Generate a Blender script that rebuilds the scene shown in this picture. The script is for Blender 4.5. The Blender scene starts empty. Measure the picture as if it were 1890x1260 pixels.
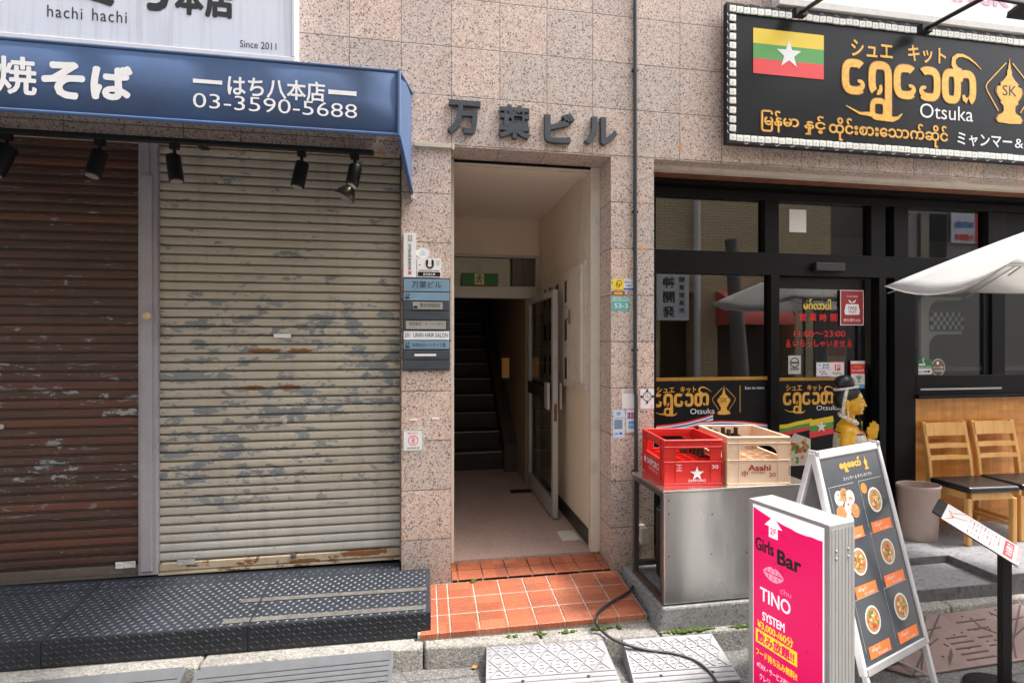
import bpy, bmesh, math, random
from mathutils import Vector, Matrix, noise as mnoise
R = math.radians
rnd = random.Random(7)
scene = bpy.context.scene
COL = scene.collection

# ------------------------------------------------------------------ camera, sky, sun, exposure
# X runs along the facade, Y goes into the building (facade at Y=0), Z up, kerbside road near Z=0
CAM = Vector((0.0, -3.15, 1.63)); YAW = R(9.635); FPX = 960.0
cd = bpy.data.cameras.new('camera'); cam = bpy.data.objects.new('camera', cd); COL.objects.link(cam)
cam.location = CAM; cam.rotation_euler = (R(90), 0, -YAW)
cd.sensor_width = 36.0; cd.lens = FPX / 1890 * 36; cd.clip_start = 0.05; cd.clip_end = 500
scene.camera = cam

SUN_DIR = Vector((0.51, -0.045, 0.86)).normalized()
w = bpy.data.worlds.new('World'); scene.world = w; w.use_nodes = True
nt = w.node_tree; nt.nodes.clear()
sky = nt.nodes.new('ShaderNodeTexSky'); sky.sky_type = 'NISHITA'; sky.sun_disc = False
sky.sun_elevation = math.asin(SUN_DIR.z); sky.sun_rotation = math.atan2(SUN_DIR.x, SUN_DIR.y)
sky.air_density = 1.0; sky.dust_density = 6.0; sky.ozone_density = 1.0; sky.altitude = 50
bg = nt.nodes.new('ShaderNodeBackground'); bg.inputs['Strength'].default_value = 0.15
wo = nt.nodes.new('ShaderNodeOutputWorld')
hz = nt.nodes.new('ShaderNodeHueSaturation'); hz.inputs['Saturation'].default_value = .38     # thin white cloud over the blue
nt.links.new(sky.outputs[0], hz.inputs['Color']); nt.links.new(hz.outputs[0], bg.inputs[0]); nt.links.new(bg.outputs[0], wo.inputs[0])
sd = bpy.data.lights.new('sun', 'SUN'); sd.energy = 1.9; sd.angle = R(6); sd.color = (1.0, 0.95, 0.87)
so = bpy.data.objects.new('sun', sd); COL.objects.link(so); so.location = (4, -4, 12)
so.rotation_euler = SUN_DIR.to_track_quat('Z', 'Y').to_euler()
scene.view_settings.view_transform = 'Standard'; scene.view_settings.look = 'None'
scene.view_settings.exposure = 1.72; scene.view_settings.gamma = 1.0
scene.cycles.max_bounces = 12; scene.cycles.diffuse_bounces = 8; scene.cycles.transparent_max_bounces = 16
scene.cycles.sample_clamp_indirect = 6.0

def ray(px, py):
    u = (px - 945) / FPX; v = (630 - py) / FPX; s, c = math.sin(YAW), math.cos(YAW)
    return Vector((s + u * c, c - u * s, v))
def at(px, py, Y):                       # photo pixel -> (X, Z) on the facade-parallel plane at depth Y
    r = ray(px, py); t = (Y - CAM.y) / r.y
    return CAM.x + r.x * t, CAM.z + r.z * t
def atz(px, py, Z):                      # photo pixel -> (X, Y) on the level plane at height Z
    r = ray(px, py); t = (Z - CAM.z) / r.z
    return CAM.x + r.x * t, CAM.y + r.y * t
def pbox(xl, yt, yb, xr, Y):             # upright rectangle on plane Y: left px, top/bottom px at the left edge, right px
    x0, z1 = at(xl, yt, Y); _, z0 = at(xl, yb, Y); x1, _ = at(xr, 630, Y)
    return x0, z0, x1, z1
def zr(x): return -0.012 * (x - 0.3)     # the street falls gently to the right

# ------------------------------------------------------------------ materials
def newmat(name):
    m = bpy.data.materials.new(name); m.use_nodes = True
    n = m.node_tree; n.nodes.clear()
    o = n.nodes.new('ShaderNodeOutputMaterial'); b = n.nodes.new('ShaderNodeBsdfPrincipled')
    n.links.new(b.outputs[0], o.inputs[0])
    return m, n, b, o
class G:
    """tiny node-graph helper"""
    def __init__(s, n): s.n = n; s._tc = None
    def node(s, t, **k):
        x = s.n.nodes.new(t)
        for a, v in k.items(): setattr(x, a, v)
        return x
    def link(s, a, b): s.n.links.new(a, b)
    def inp(s, sock, v):
        if isinstance(v, bpy.types.NodeSocket): s.link(v, sock)
        else: sock.default_value = v
    def co(s):
        if not s._tc: s._tc = s.node('ShaderNodeTexCoord').outputs['Object']
        return s._tc
    def mapping(s, scale=(1,1,1), loc=(0,0,0), rot=(0,0,0), v=None):
        m = s.node('ShaderNodeMapping'); s.link(v or s.co(), m.inputs[0])
        m.inputs['Scale'].default_value = scale; m.inputs['Location'].default_value = loc; m.inputs['Rotation'].default_value = rot
        return m.outputs[0]
    def noise(s, scale, detail=4, rough=.55, v=None, dist=0):
        x = s.node('ShaderNodeTexNoise'); s.link(v or s.co(), x.inputs['Vector'])
        x.inputs['Scale'].default_value = scale; x.inputs['Detail'].default_value = detail
        x.inputs['Roughness'].default_value = rough; x.inputs['Distortion'].default_value = dist
        return x.outputs[0]
    def vor(s, scale, v=None, feat='F1', out='Color', rnd_=1.0):
        x = s.node('ShaderNodeTexVoronoi', feature=feat); s.link(v or s.co(), x.inputs['Vector'])
        x.inputs['Scale'].default_value = scale; x.inputs['Randomness'].default_value = rnd_
        return x.outputs[out]
    def math(s, op, a, b=0.0, c=None, clamp=False):
        x = s.node('ShaderNodeMath', operation=op, use_clamp=clamp)
        s.inp(x.inputs[0], a); s.inp(x.inputs[1], b)
        if c is not None: s.inp(x.inputs[2], c)
        return x.outputs[0]
    def ramp(s, fac, stops, interp='LINEAR'):
        x = s.node('ShaderNodeValToRGB'); x.color_ramp.interpolation = interp; s.link(fac, x.inputs[0])
        e = x.color_ramp.elements
        while len(e) < len(stops): e.new(0.5)
        for el, (p, c) in zip(e, stops):
            el.position = p; el.color = c if len(c) == 4 else (*c, 1)
        return x.outputs[0]
    def step(s, fac, lo, hi):
        x = s.node('ShaderNodeMapRange'); s.link(fac, x.inputs[0])
        x.inputs[1].default_value = lo; x.inputs[2].default_value = hi
        return x.outputs[0]
    def mix(s, fac, a, b, mode='MIX'):
        x = s.node('ShaderNodeMix', data_type='RGBA', blend_type=mode)
        s.inp(x.inputs[0], fac)
        for sk, v in ((x.inputs[6], a), (x.inputs[7], b)):
            if isinstance(v, bpy.types.NodeSocket): s.link(v, sk)
            else: sk.default_value = v if len(v) == 4 else (*v, 1)
        return x.outputs[2]
    def bump(s, h, strength=.3, dist=.01):
        x = s.node('ShaderNodeBump'); s.link(h, x.inputs['Height'])
        x.inputs['Strength'].default_value = strength; x.inputs['Distance'].default_value = dist
        return x.outputs[0]
    def sep(s, v=None):
        x = s.node('ShaderNodeSeparateXYZ'); s.link(v or s.co(), x.inputs[0]); return x.outputs
MATS = {}
def plain(name, col, rough=.5, metal=0.0, var=.12, vs=18.0, bump=0.0, bs=60.0, grime=0.0, coat=0.0, spec=.5, stretch=(1,1,1)):
    """a paint / plastic / metal with mild uneven colour, optional grime and grain"""
    if name in MATS: return MATS[name]
    m, n, b, o = newmat(name); g = G(n)
    v = g.mapping(scale=stretch)
    nz = g.noise(vs, 5, .6, v)
    c = g.mix(g.step(nz, .3, .7), tuple(max(0, x * (1 - var)) for x in col), tuple(min(1, x * (1 + var)) for x in col))
    if grime:
        gm = g.step(g.noise(vs * .35, 6, .7, v), .52, .75)
        c = g.mix(g.math('MULTIPLY', gm, grime), c, (.09, .075, .06))
    g.link(c, b.inputs['Base Color'])
    g.link(g.math('ADD', g.math('MULTIPLY', nz, .18), rough - .09, clamp=True), b.inputs['Roughness'])
    b.inputs['Metallic'].default_value = metal
    b.inputs['Coat Weight'].default_value = coat
    b.inputs['Specular IOR Level'].default_value = spec
    if bump: g.link(g.bump(g.noise(bs, 4, .6, v), bump, .004), b.inputs['Normal'])
    MATS[name] = m
    return m

def granite():
    m, n, b, o = newmat('pink_granite'); g = G(n); P = .2955
    co = g.co()
    geo = g.node('ShaderNodeNewGeometry'); nx, ny, nz_ = g.sep(geo.outputs['Normal'])
    warp = g.node('ShaderNodeVectorMath', operation='ADD'); g.link(co, warp.inputs[0])
    nzv = g.node('ShaderNodeTexNoise'); g.link(co, nzv.inputs['Vector']); nzv.inputs['Scale'].default_value = 70
    sc = g.node('ShaderNodeVectorMath', operation='SCALE'); g.link(nzv.outputs['Color'], sc.inputs[0]); sc.inputs['Scale'].default_value = .016
    g.link(sc.outputs[0], warp.inputs[1]); wv = warp.outputs[0]
    v1 = g.sep(g.vor(150, wv))[0]; v2 = g.sep(g.vor(105, wv))[1]; v3 = g.sep(g.vor(230, wv))[2]
    base = g.ramp(v2, [(0, (.55, .385, .305)), (.35, (.63, .475, .39)), (.7, (.69, .565, .49)), (1, (.73, .645, .585))])
    base = g.mix(g.math('MULTIPLY', v3, .35), base, (.50, .42, .38))
    blk = g.math('LESS_THAN', v1, .13)
    base = g.mix(g.math('MULTIPLY', blk, .88), base, (.075, .07, .075))
    gry = g.math('MULTIPLY', g.math('LESS_THAN', v3, .14), .65)
    base = g.mix(gry, base, (.25, .23, .25))
    x, y, z = g.sep(co)
    def cell(c, off, jw):
        t = g.math('DIVIDE', g.math('SUBTRACT', c, off), P)
        f = g.math('FRACT', t); d = g.math('MINIMUM', f, g.math('SUBTRACT', 1.0, f))
        return g.math('FLOOR', t), g.math('LESS_THAN', d, jw / P / 2)
    ix, jx = cell(x, .164 - .0 , .0040); iz, jz = cell(z, 1.63, .0058); iy, jy = cell(y, .0, .003)
    ax = g.math('GREATER_THAN', g.math('ABSOLUTE', nx), .5); az = g.math('GREATER_THAN', g.math('ABSOLUTE', nz_), .5)
    jx = g.math('MULTIPLY', jx, g.math('SUBTRACT', 1.0, ax)); jz = g.math('MULTIPLY', jz, g.math('SUBTRACT', 1.0, az))
    j = g.math('MAXIMUM', jx, jz)
    cmb = g.node('ShaderNodeCombineXYZ'); g.link(ix, cmb.inputs[0]); g.link(iz, cmb.inputs[2])
    wn = g.node('ShaderNodeTexWhiteNoise'); g.link(cmb.outputs[0], wn.inputs[0])
    tv = g.math('ADD', g.math('MULTIPLY', wn.outputs[0], .22), .82)
    hs = g.node('ShaderNodeHueSaturation'); g.link(base, hs.inputs['Color']); g.link(tv, hs.inputs['Value'])
    g.link(g.math('ADD', g.math('MULTIPLY', wn.outputs[0], .35), .85), hs.inputs['Saturation'])
    base = hs.outputs[0]
    st = g.noise(1.6, 5, .65, g.mapping(scale=(2.2, 2.2, .6)))
    base = g.mix(g.math('MULTIPLY', g.step(st, .5, .8), .28), base, (.30, .22, .17))
    low = g.math('MULTIPLY', g.step(g.math('ADD', z, g.math('MULTIPLY', g.noise(4, 5, .7), .5)), .95, .30), .35)
    base = g.mix(low, base, (.16, .125, .10))
    runs = g.noise(1, 6, .75, g.mapping(scale=(22, 22, .8)))
    base = g.mix(g.math('MULTIPLY', g.step(runs, .60, .80), .22), base, (.22, .17, .14))
    base = g.mix(g.math('MULTIPLY', j, g.math('ADD', .45, g.math('MULTIPLY', g.noise(3, 4, .7), .8)), clamp=True), base, (.10, .075, .06))
    g.link(base, b.inputs['Base Color']); b.inputs['Roughness'].default_value = .42
    g.link(g.bump(g.math('SUBTRACT', 1.0, j), .6, .003), b.inputs['Normal'])
    return m

def shutter_mat(name, paint, paint2, chips, rust_amt, thr, lit_low=False, zoff=.39, scratch=0):
    m, n, b, o = newmat(name); g = G(n); x, y, z = g.sep(g.co())
    base = g.mix(g.step(g.noise(3.0, 5, .6, g.mapping(scale=(1, 1, 7))), .35, .7), paint, paint2)
    # paint flakes run along the slats
    si = g.math('FLOOR', g.math('DIVIDE', g.math('SUBTRACT', z, zoff), .0508))
    wn = g.node('ShaderNodeTexWhiteNoise', noise_dimensions='1D'); g.link(si, wn.inputs['W'])
    cb_ = g.node('ShaderNodeCombineXYZ'); g.link(g.math('ADD', x, g.math('MULTIPLY', wn.outputs[0], .22)), cb_.inputs[0]); g.link(z, cb_.inputs[2]); slv = cb_.outputs[0]
    f = g.noise(6.5, 12, .72, g.mapping(scale=(1.0, 1, 2.2), v=slv))
    band = g.noise(2.2, 2, .5, g.mapping(scale=(.7, 1, 1.6), loc=(3.3, 0, 1.1)))
    zz = g.math('SUBTRACT', 1.0, g.math('MULTIPLY', g.math('ABSOLUTE', g.math('SUBTRACT', z, 1.33)), .95), clamp=True)
    k = g.math('ADD', g.math('ADD', f, g.math('MULTIPLY', band, .30)), g.math('MULTIPLY', zz, .085))
    msk = g.step(k, thr, thr + .004)
    chip = g.ramp(g.noise(9, 4, .6), [(.3, chips[0]), (.7, chips[1])])
    base = g.mix(msk, base, chip)
    if lit_low:                          # stronger light near the ground, painted in as a paler colour
        base = g.mix(g.math('MULTIPLY', g.step(g.math('ADD', z, g.math('MULTIPLY', band, .25)), .95, .55), .65), base, (.52, .52, .50))
    fine = g.step(g.noise(38, 5, .7, g.mapping(scale=(.45, 1, 1.4))), .645, .66)
    base = g.mix(g.math('MULTIPLY', fine, .7), base, chip)
    if scratch:
        sc_ = g.step(g.noise(30, 7, .75, g.mapping(scale=(.12, 1, 2.2), v=slv)), scratch, scratch+.012)
        base = g.mix(g.math('MULTIPLY', sc_, .8), base, chip)
        base = g.mix(g.math('MULTIPLY', g.step(wn.outputs[0], .72, .9), .55), base, (.15, .048, .026))
    drip = g.noise(2.0, 6, .7, g.mapping(scale=(5, 1, .35)))
    base = g.mix(g.math('MULTIPLY', g.step(drip, .52, .8), .30), base, (.10, .075, .05))
    # rust bursts
    for cx, cz, sx, sz in rust_amt:
        dx = g.math('DIVIDE', g.math('SUBTRACT', x, cx), sx); dz = g.math('DIVIDE', g.math('SUBTRACT', z, cz), sz)
        d = g.math('ADD', g.math('MULTIPLY', dx, dx), g.math('MULTIPLY', dz, dz))
        r = g.math('SUBTRACT', g.math('ADD', g.math('SUBTRACT', 1.0, d), g.math('MULTIPLY', g.noise(34, 6, .75, g.mapping(scale=(.6, 1, 1.2))), 4.0)), 2.25)
        base = g.mix(g.step(r, .0, .06), base, g.mix(g.noise(60, 4, .7), (.14, .05, .018), (.26, .12, .045)))
    # darker line where one slat hooks into the next
    fr = g.math('FRACT', g.math('DIVIDE', g.math('SUBTRACT', z, zoff), .0508))
    lo = g.math('MULTIPLY', g.math('LESS_THAN', fr, .18), .72)
    base = g.mix(lo, base, (.05, .042, .032))
    g.link(base, b.inputs['Base Color']); b.inputs['Roughness'].default_value = .5
    g.link(g.bump(g.math('SUBTRACT', 1.0, msk), .25, .002), b.inputs['Normal'])
    return m

def steel(name='brushed_steel', col=(.62, .62, .61), rough=.33, axis=2):
    m, n, b, o = newmat(name); g = G(n)
    s = [90, 90, 90]; s[axis] = 1.2
    st = g.noise(1.0, 2, .5, g.mapping(scale=tuple(s)))
    big = g.noise(1.0, 2, .4, g.mapping(scale=(3.2, 3.2, .8)))
    g.link(g.mix(g.math('MULTIPLY', g.step(g.noise(7, 6, .75), .55, .85), .5), col, tuple(c * .72 for c in col)), b.inputs['Base Color'])
    b.inputs['Metallic'].default_value = 1.0
    g.link(g.math('ADD', g.math('MULTIPLY', big, .16), rough - .08), b.inputs['Roughness'])
    g.link(g.bump(g.math('ADD', big, g.math('MULTIPLY', st, .004)), .45, .05), b.inputs['Normal'])
    return m

def glass(name, tint=(.70, .71, .69), ior=2.25):
    m, n, b, o = newmat(name); g = G(n)
    n.nodes.remove(b)
    tr = g.node('ShaderNodeBsdfTransparent'); tr.inputs[0].default_value = (*tint, 1)
    gl = g.node('ShaderNodeBsdfGlossy'); gl.inputs['Roughness'].default_value = .015
    wob = g.noise(1.3, 2, .4); g.link(g.bump(wob, .012, .02), gl.inputs['Normal'])
    fr = g.node('ShaderNodeFresnel'); fr.inputs[0].default_value = ior
    mx = g.node('ShaderNodeMixShader'); gq = g.node('ShaderNodeNewGeometry'); g.link(g.math('MULTIPLY', fr.outputs[0], g.math('SUBTRACT', 1.0, gq.outputs['Backfacing'])), mx.inputs[0]); g.link(tr.outputs[0], mx.inputs[1]); g.link(gl.outputs[0], mx.inputs[2])
    g.link(mx.outputs[0], o.inputs[0])
    return m

def tile_mat():
    m, n, b, o = newmat('terracotta_tile'); g = G(n)
    oi = g.node('ShaderNodeObjectInfo')
    x, y, z = g.sep(g.co())
    cmb = g.node('ShaderNodeCombineXYZ')
    g.link(g.math('FLOOR', g.math('DIVIDE', g.math('SUBTRACT', x, .135), .1525)), cmb.inputs[0]); g.link(g.math('FLOOR', g.math('DIVIDE', y, .1525)), cmb.inputs[1])
    wn = g.node('ShaderNodeTexWhiteNoise'); g.link(cmb.outputs[0], wn.inputs[0])
    c = g.ramp(wn.outputs[0], [(0, (.30, .075, .034)), (.5, (.39, .108, .048)), (1, (.46, .145, .07))])
    c = g.mix(g.math('MULTIPLY', g.step(g.noise(7, 7, .75), .42, .70), .60), c, (.20, .085, .055))
    c = g.mix(g.math('MULTIPLY', g.step(g.noise(45, 4, .6), .55, .8), .25), c, (.55, .30, .2))
    g.link(c, b.inputs['Base Color']); b.inputs['Roughness'].default_value = .5
    br = g.node('ShaderNodeTexBrick'); g.link(g.co(), br.inputs['Vector'])
    br.inputs['Scale'].default_value = 1; br.inputs['Brick Width'].default_value = .030; br.inputs['Row Height'].default_value = .017; br.inputs['Mortar Size'].default_value = .005
    br.inputs['Mortar Smooth'].default_value = .6
    g.link(g.bump(g.math('SUBTRACT', 1.0, br.outputs['Fac']), .45, .004), b.inputs['Normal'])
    return m

def stone(name, c1, c2, c3, scale=60, rough=.85, bump=.5, stain=(.10, .09, .08), st=.5, cracks=0.0):
    m, n, b, o = newmat(name); g = G(n)
    a = g.noise(scale, 6, .7); k = g.vor(scale * 2.2); kk = g.sep(k)[0]
    c = g.mix(g.step(a, .3, .7), c1, c2); c = g.mix(g.math('MULTIPLY', g.math('GREATER_THAN', kk, .72), .75), c, c3)
    c = g.mix(g.math('MULTIPLY', g.math('LESS_THAN', kk, .12), .5), c, tuple(x * .35 for x in c1))
    c = g.mix(g.math('MULTIPLY', g.step(g.noise(2.6, 7, .72), .48, .72), st), c, stain)
    if cracks:
        d = g.vor(1.3, g.mapping(scale=(1, 1, 1)), 'DISTANCE_TO_EDGE', 'Distance')
        c = g.mix(g.math('MULTIPLY', g.math('LESS_THAN', d, .006), cracks), c, (.03, .03, .03))
    g.link(c, b.inputs['Base Color']); b.inputs['Roughness'].default_value = rough
    g.link(g.bump(g.math('ADD', a, g.math('MULTIPLY', kk, .5)), bump, .012), b.inputs['Normal'])
    return m

def wood(name, c1, c2, scale=9, rough=.42, axis=2, patches=False):
    m, n, b, o = newmat(name); g = G(n)
    s = [scale * 3, scale * 3, scale * 3]; s[axis] = scale * .18
    a = g.noise(1, 5, .6, g.mapping(scale=tuple(s)), dist=.6)
    c = g.mix(g.step(a, .3, .7), c1, c2)
    if patches:
        # adzed (naguri) chisel dimples in short staggered patches
        x, y, z = g.sep(g.co())
        br = g.node('ShaderNodeTexBrick'); g.link(g.mapping(scale=(1, 1, 1), rot=(R(90), 0, 0)), br.inputs['Vector'])
        br.inputs['Scale'].default_value = 1; br.inputs['Brick Width'].default_value = .11; br.inputs['Row Height'].default_value = .036
        br.inputs['Mortar Size'].default_value = .0; br.inputs['Color1'].default_value = (.75, .75, .75, 1); br.inputs['Color2'].default_value = (1.2, 1.2, 1.2, 1)
        mm = g.node('ShaderNodeMix', data_type='RGBA', blend_type='MULTIPLY'); mm.inputs[0].default_value = .6
        g.link(c, mm.inputs[6]); g.link(br.outputs['Color'], mm.inputs[7]); c = mm.outputs[2]
        vz = g.node('ShaderNodeTexWave', wave_type='BANDS', bands_direction='Z', wave_profile='SAW'); g.link(g.co(), vz.inputs['Vector'])
        vz.inputs['Scale'].default_value = 8.7; vz.inputs['Distortion'].default_value = .6
        g.link(g.bump(g.math('ADD', vz.outputs['Fac'], g.sep(br.outputs['Color'])[0]), .45, .006), b.inputs['Normal'])
        pl = g.math('LESS_THAN', g.math('FRACT', g.math('DIVIDE', x, .26)), .012)
        c = g.mix(g.math('MULTIPLY', pl, .6), c, (.10, .04, .015))
    g.link(c, b.inputs['Base Color']); b.inputs['Roughness'].default_value = rough
    return m

M = {}
M['granite'] = granite()
M['sh_beige'] = shutter_mat('beige_shutter_paint', (.38, .34, .275), (.45, .405, .33), ((.15, .17, .178), (.215, .235, .24)), [(-.90, 1.575, .11, .017), (-.72, 1.575, .09, .016), (-.97, 1.362, .08, .017), (-.77, 1.362, .085, .017)], .752, True, .39)
M['sh_brown'] = shutter_mat('brown_shutter_paint', (.048, .024, .018), (.090, .036, .024), ((.30, .27, .25), (.20, .27, .30)), [], .80, False, .395, .615)
M['steel'] = steel('brushed_steel', (.90, .90, .89), .27)
M['dark_steel'] = steel('dark_steel_edge', (.30, .27, .26), .4)
M['glass'] = glass('window_glass')
M['glass_clear'] = glass('clear_glass', (.93, .94, .93), 1.45)
M['tile'] = tile_mat()
M['kerb'] = stone('kerb_concrete', (.25, .235, .215), (.35, .335, .305), (.44, .425, .39), 55, .9, .8, (.12, .11, .10), .65)
M['road'] = stone('road_asphalt', (.12, .118, .115), (.165, .162, .157), (.26, .25, .24), 70, .9, .6, (.085, .083, .08), .45, .5)
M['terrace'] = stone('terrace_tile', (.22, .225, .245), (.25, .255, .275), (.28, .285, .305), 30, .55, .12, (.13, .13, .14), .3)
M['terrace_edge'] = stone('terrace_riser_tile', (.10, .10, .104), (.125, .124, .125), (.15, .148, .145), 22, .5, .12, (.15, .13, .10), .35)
M['base'] = stone('grey_mortar', (.20, .20, .20), (.26, .26, .258), (.31, .31, .305), 40, .8, .25, (.13, .125, .12), .4)
M['terrazzo'] = stone('terrazzo_floor', (.36, .24, .20), (.43, .31, .26), (.52, .42, .37), 150, .4, .05, (.20, .13, .10), .35)
M['wood'] = wood('beech_wood', (.66, .34, .095), (.78, .45, .16), 7)
M['wood_panel'] = wood('adzed_wood_panel', (.50, .19, .03), (.68, .31, .065), 6, .38, 2, True)
M['cream'] = plain('cream_wall_paint', (.74, .645, .52), .6, var=.04, vs=3, grime=.12)
M['cream_metal'] = plain('cream_painted_metal', (.66, .60, .52), .45, var=.05, grime=.3)
M['ceiling'] = plain('ceiling_board', (.74, .68, .60), .8, var=.04, vs=40)
M['alu'] = plain('anodised_aluminium', (.44, .435, .43), .38, .35, .06)
M['alu_white'] = plain('white_aluminium', (.66, .65, .66), .35, .25, .05)
M['lilac'] = plain('grey_lilac_steel', (.33, .31, .34), .5, .1, .08, 6, grime=.25)
M['black'] = plain('black_frame_paint', (.006, .0058, .0062), .45, 0, .2, spec=.16)
M['charcoal'] = plain('charcoal_paint', (.015, .0145, .016), .45, 0, .15, spec=.22)
M['black_plastic'] = plain('black_plastic', (.012, .012, .013), .45)
M['awning'] = plain('blue_awning_cloth', (.075, .125, .245), .85, 0, .12, 2.5, bump=.12, bs=300, grime=.25, spec=.15)
M['awning_under'] = plain('awning_underside', (.045, .06, .10), .8)
M['white'] = plain('white_panel', (.72, .74, .78), .4, 0, .04, 4)
M['white_ink'] = plain('white_lettering', (.80, .80, .82), .5, 0, .03)
M['black_ink'] = plain('black_lettering', (.014, .014, .016), .5)
M['grey_letter'] = plain('slate_blue_letter', (.040, .052, .064), .45, 0, .25, 30, grime=.15)
M['sign_black'] = plain('sign_black_film', (.008, .009, .011), .32, 0, .1, 2, spec=.22)
M['yellow'] = plain('flag_yellow', (.83, .60, .03), .45, 0, .03)
M['green'] = plain('flag_green', (.08, .33, .07), .45, 0, .03)
M['red'] = plain('flag_red', (.78, .045, .05), .45, 0, .03)
M['red_ink'] = plain('red_lettering', (.75, .01, .015), .5, 0, .03)
M['gold'] = plain('gold_lettering', (.78, .42, .075), .38, .25, .2, 40)
M['gold_dark'] = plain('gold_outline', (.20, .085, .012), .5, .1, .1)
M['led'] = plain('white_led_module', (.78, .80, .76), .35, 0, .06)
M['pink'] = plain('magenta_acrylic', (.80, .002, .13), .3, 0, .02)
b_ = M['pink'].node_tree.nodes['Principled BSDF']; b_.inputs['Emission Color'].default_value = (1, .0, .13, 1); b_.inputs['Emission Strength'].default_value = .13     # a lit sign box, on its cable
M['pink_pale'] = plain('pale_pink_print', (.88, .38, .55), .35)
M['red_crate'] = plain('red_crate_plastic', (.66, .022, .016), .38, 0, .08)
M['cream_crate'] = plain('cream_crate_plastic', (.82, .60, .42), .42, 0, .05)
M['bottle'] = plain('brown_bottle_glass', (.035, .014, .006), .12, 0, .1)
M['seat'] = plain('black_leather', (.013, .014, .018), .33, 0, .2, bump=.15, bs=120)
M['bin'] = plain('mauve_bin_plastic', (.46, .36, .33), .42, 0, .05)
M['cloth'] = plain('white_parasol_cloth', (.78, .78, .78), .75, 0, .05, 3, grime=.10)
M['grey_plate'] = plain('pale_grey_ramp_plastic', (.27, .27, .285), .5, 0, .06, grime=.2)
M['rubber'] = plain('dark_grey_rubber', (.10, .105, .115), .6, 0, .1, grime=.15)
M['brown_mat'] = plain('brown_iron_mat', (.23, .16, .145), .5, .15, .18, 8, grime=.3)
M['deck'] = plain('black_checker_plate', (.040, .046, .058), .40, .35, .15, 8, grime=.10)
M['deck_side'] = plain('black_checker_side', (.028, .031, .038), .42, .35, .15, 8)
M['tape'] = plain('worn_grip_tape', (.10, .094, .086), .85, 0, .35, 30, grime=.5)
M['rust'] = plain('rusty_steel', (.20, .075, .035), .8, .1, .4, 14, bump=.3)
M['moss_green'] = plain('moss_green', (.065, .11, .014), .95, 0, .5, 40, bump=.6, bs=150)
M['statue_gold'] = plain('gilded_wood', (.80, .43, .025), .34, .05, .14, 12, coat=.3)
M['statue_silver'] = plain('silver_inlay', (.74, .69, .60), .35, .15, .40, 55, bump=.8, bs=140)
M['hair'] = plain('black_lacquer', (.016, .017, .019), .33, 0, .3, 50, bump=.25, bs=160)
M['sticker_white'] = plain('sticker_white', (.74, .74, .74), .4, 0, .03)
M['slate'] = plain('slate_blue_plate', (.17, .27, .37), .35, 0, .06)
M['slate_dark'] = plain('dark_slate_plate', (.045, .055, .068), .4, 0, .1)
M['silver'] = plain('silver_plate', (.42, .41, .39), .4, .5, .08)
M['exit_green'] = plain('exit_sign_green', (.01, .16, .045), .4, 0, .05)
M['teal'] = plain('teal_plaque', (.12, .40, .39), .4, 0, .12)
M['orange'] = plain('orange_tab', (.85, .20, .045), .45, 0, .05)
M['maroon'] = plain('maroon_print', (.33, .02, .025), .4, 0, .04)
M['cobalt'] = plain('cobalt_print', (.02, .12, .55), .4, 0, .04)
M['skyblue'] = plain('sky_blue_print', (.05, .36, .75), .4, 0, .04)
M['brown_print'] = plain('brown_print', (.16, .085, .05), .4, 0, .04)
M['olive_brick'] = plain('olive_brick', (.42, .33, .18), .7)
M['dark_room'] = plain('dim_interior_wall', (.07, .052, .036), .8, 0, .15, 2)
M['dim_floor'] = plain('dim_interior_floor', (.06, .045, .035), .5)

# ------------------------------------------------------------------ mesh building
TXT = {}
def glyphs(body, bold=0.0, res=3, shear=0.0, space=1.0):
    k = (body, bold, res, shear, space)
    if k not in TXT:
        c = bpy.data.curves.new('t', 'FONT'); c.body = body; c.size = 1; c.offset = bold; c.resolution_u = res
        c.fill_mode = 'FRONT'; c.shear = shear; c.space_character = space
        o = bpy.data.objects.new('t', c); COL.objects.link(o)
        dg = bpy.context.evaluated_depsgraph_get(); dg.update()
        me = bpy.data.meshes.new_from_object(o.evaluated_get(dg))
        v = [(a.co.x, a.co.y) for a in me.vertices]; f = [tuple(p.vertices) for p in me.polygons]
        bpy.data.objects.remove(o); bpy.data.curves.remove(c); bpy.data.meshes.remove(me)
        x0 = min(a[0] for a in v); x1 = max(a[0] for a in v); y0 = min(a[1] for a in v); y1 = max(a[1] for a in v)
        TXT[k] = ([((a - x0) / max(1e-6, x1 - x0), (b_ - y0) / max(1e-6, y1 - y0)) for a, b_ in v], f)
    return TXT[k]

def wmat(o):
    m = o.matrix_basis.copy()
    while o.parent: o = o.parent; m = o.matrix_basis @ m
    return m

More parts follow.
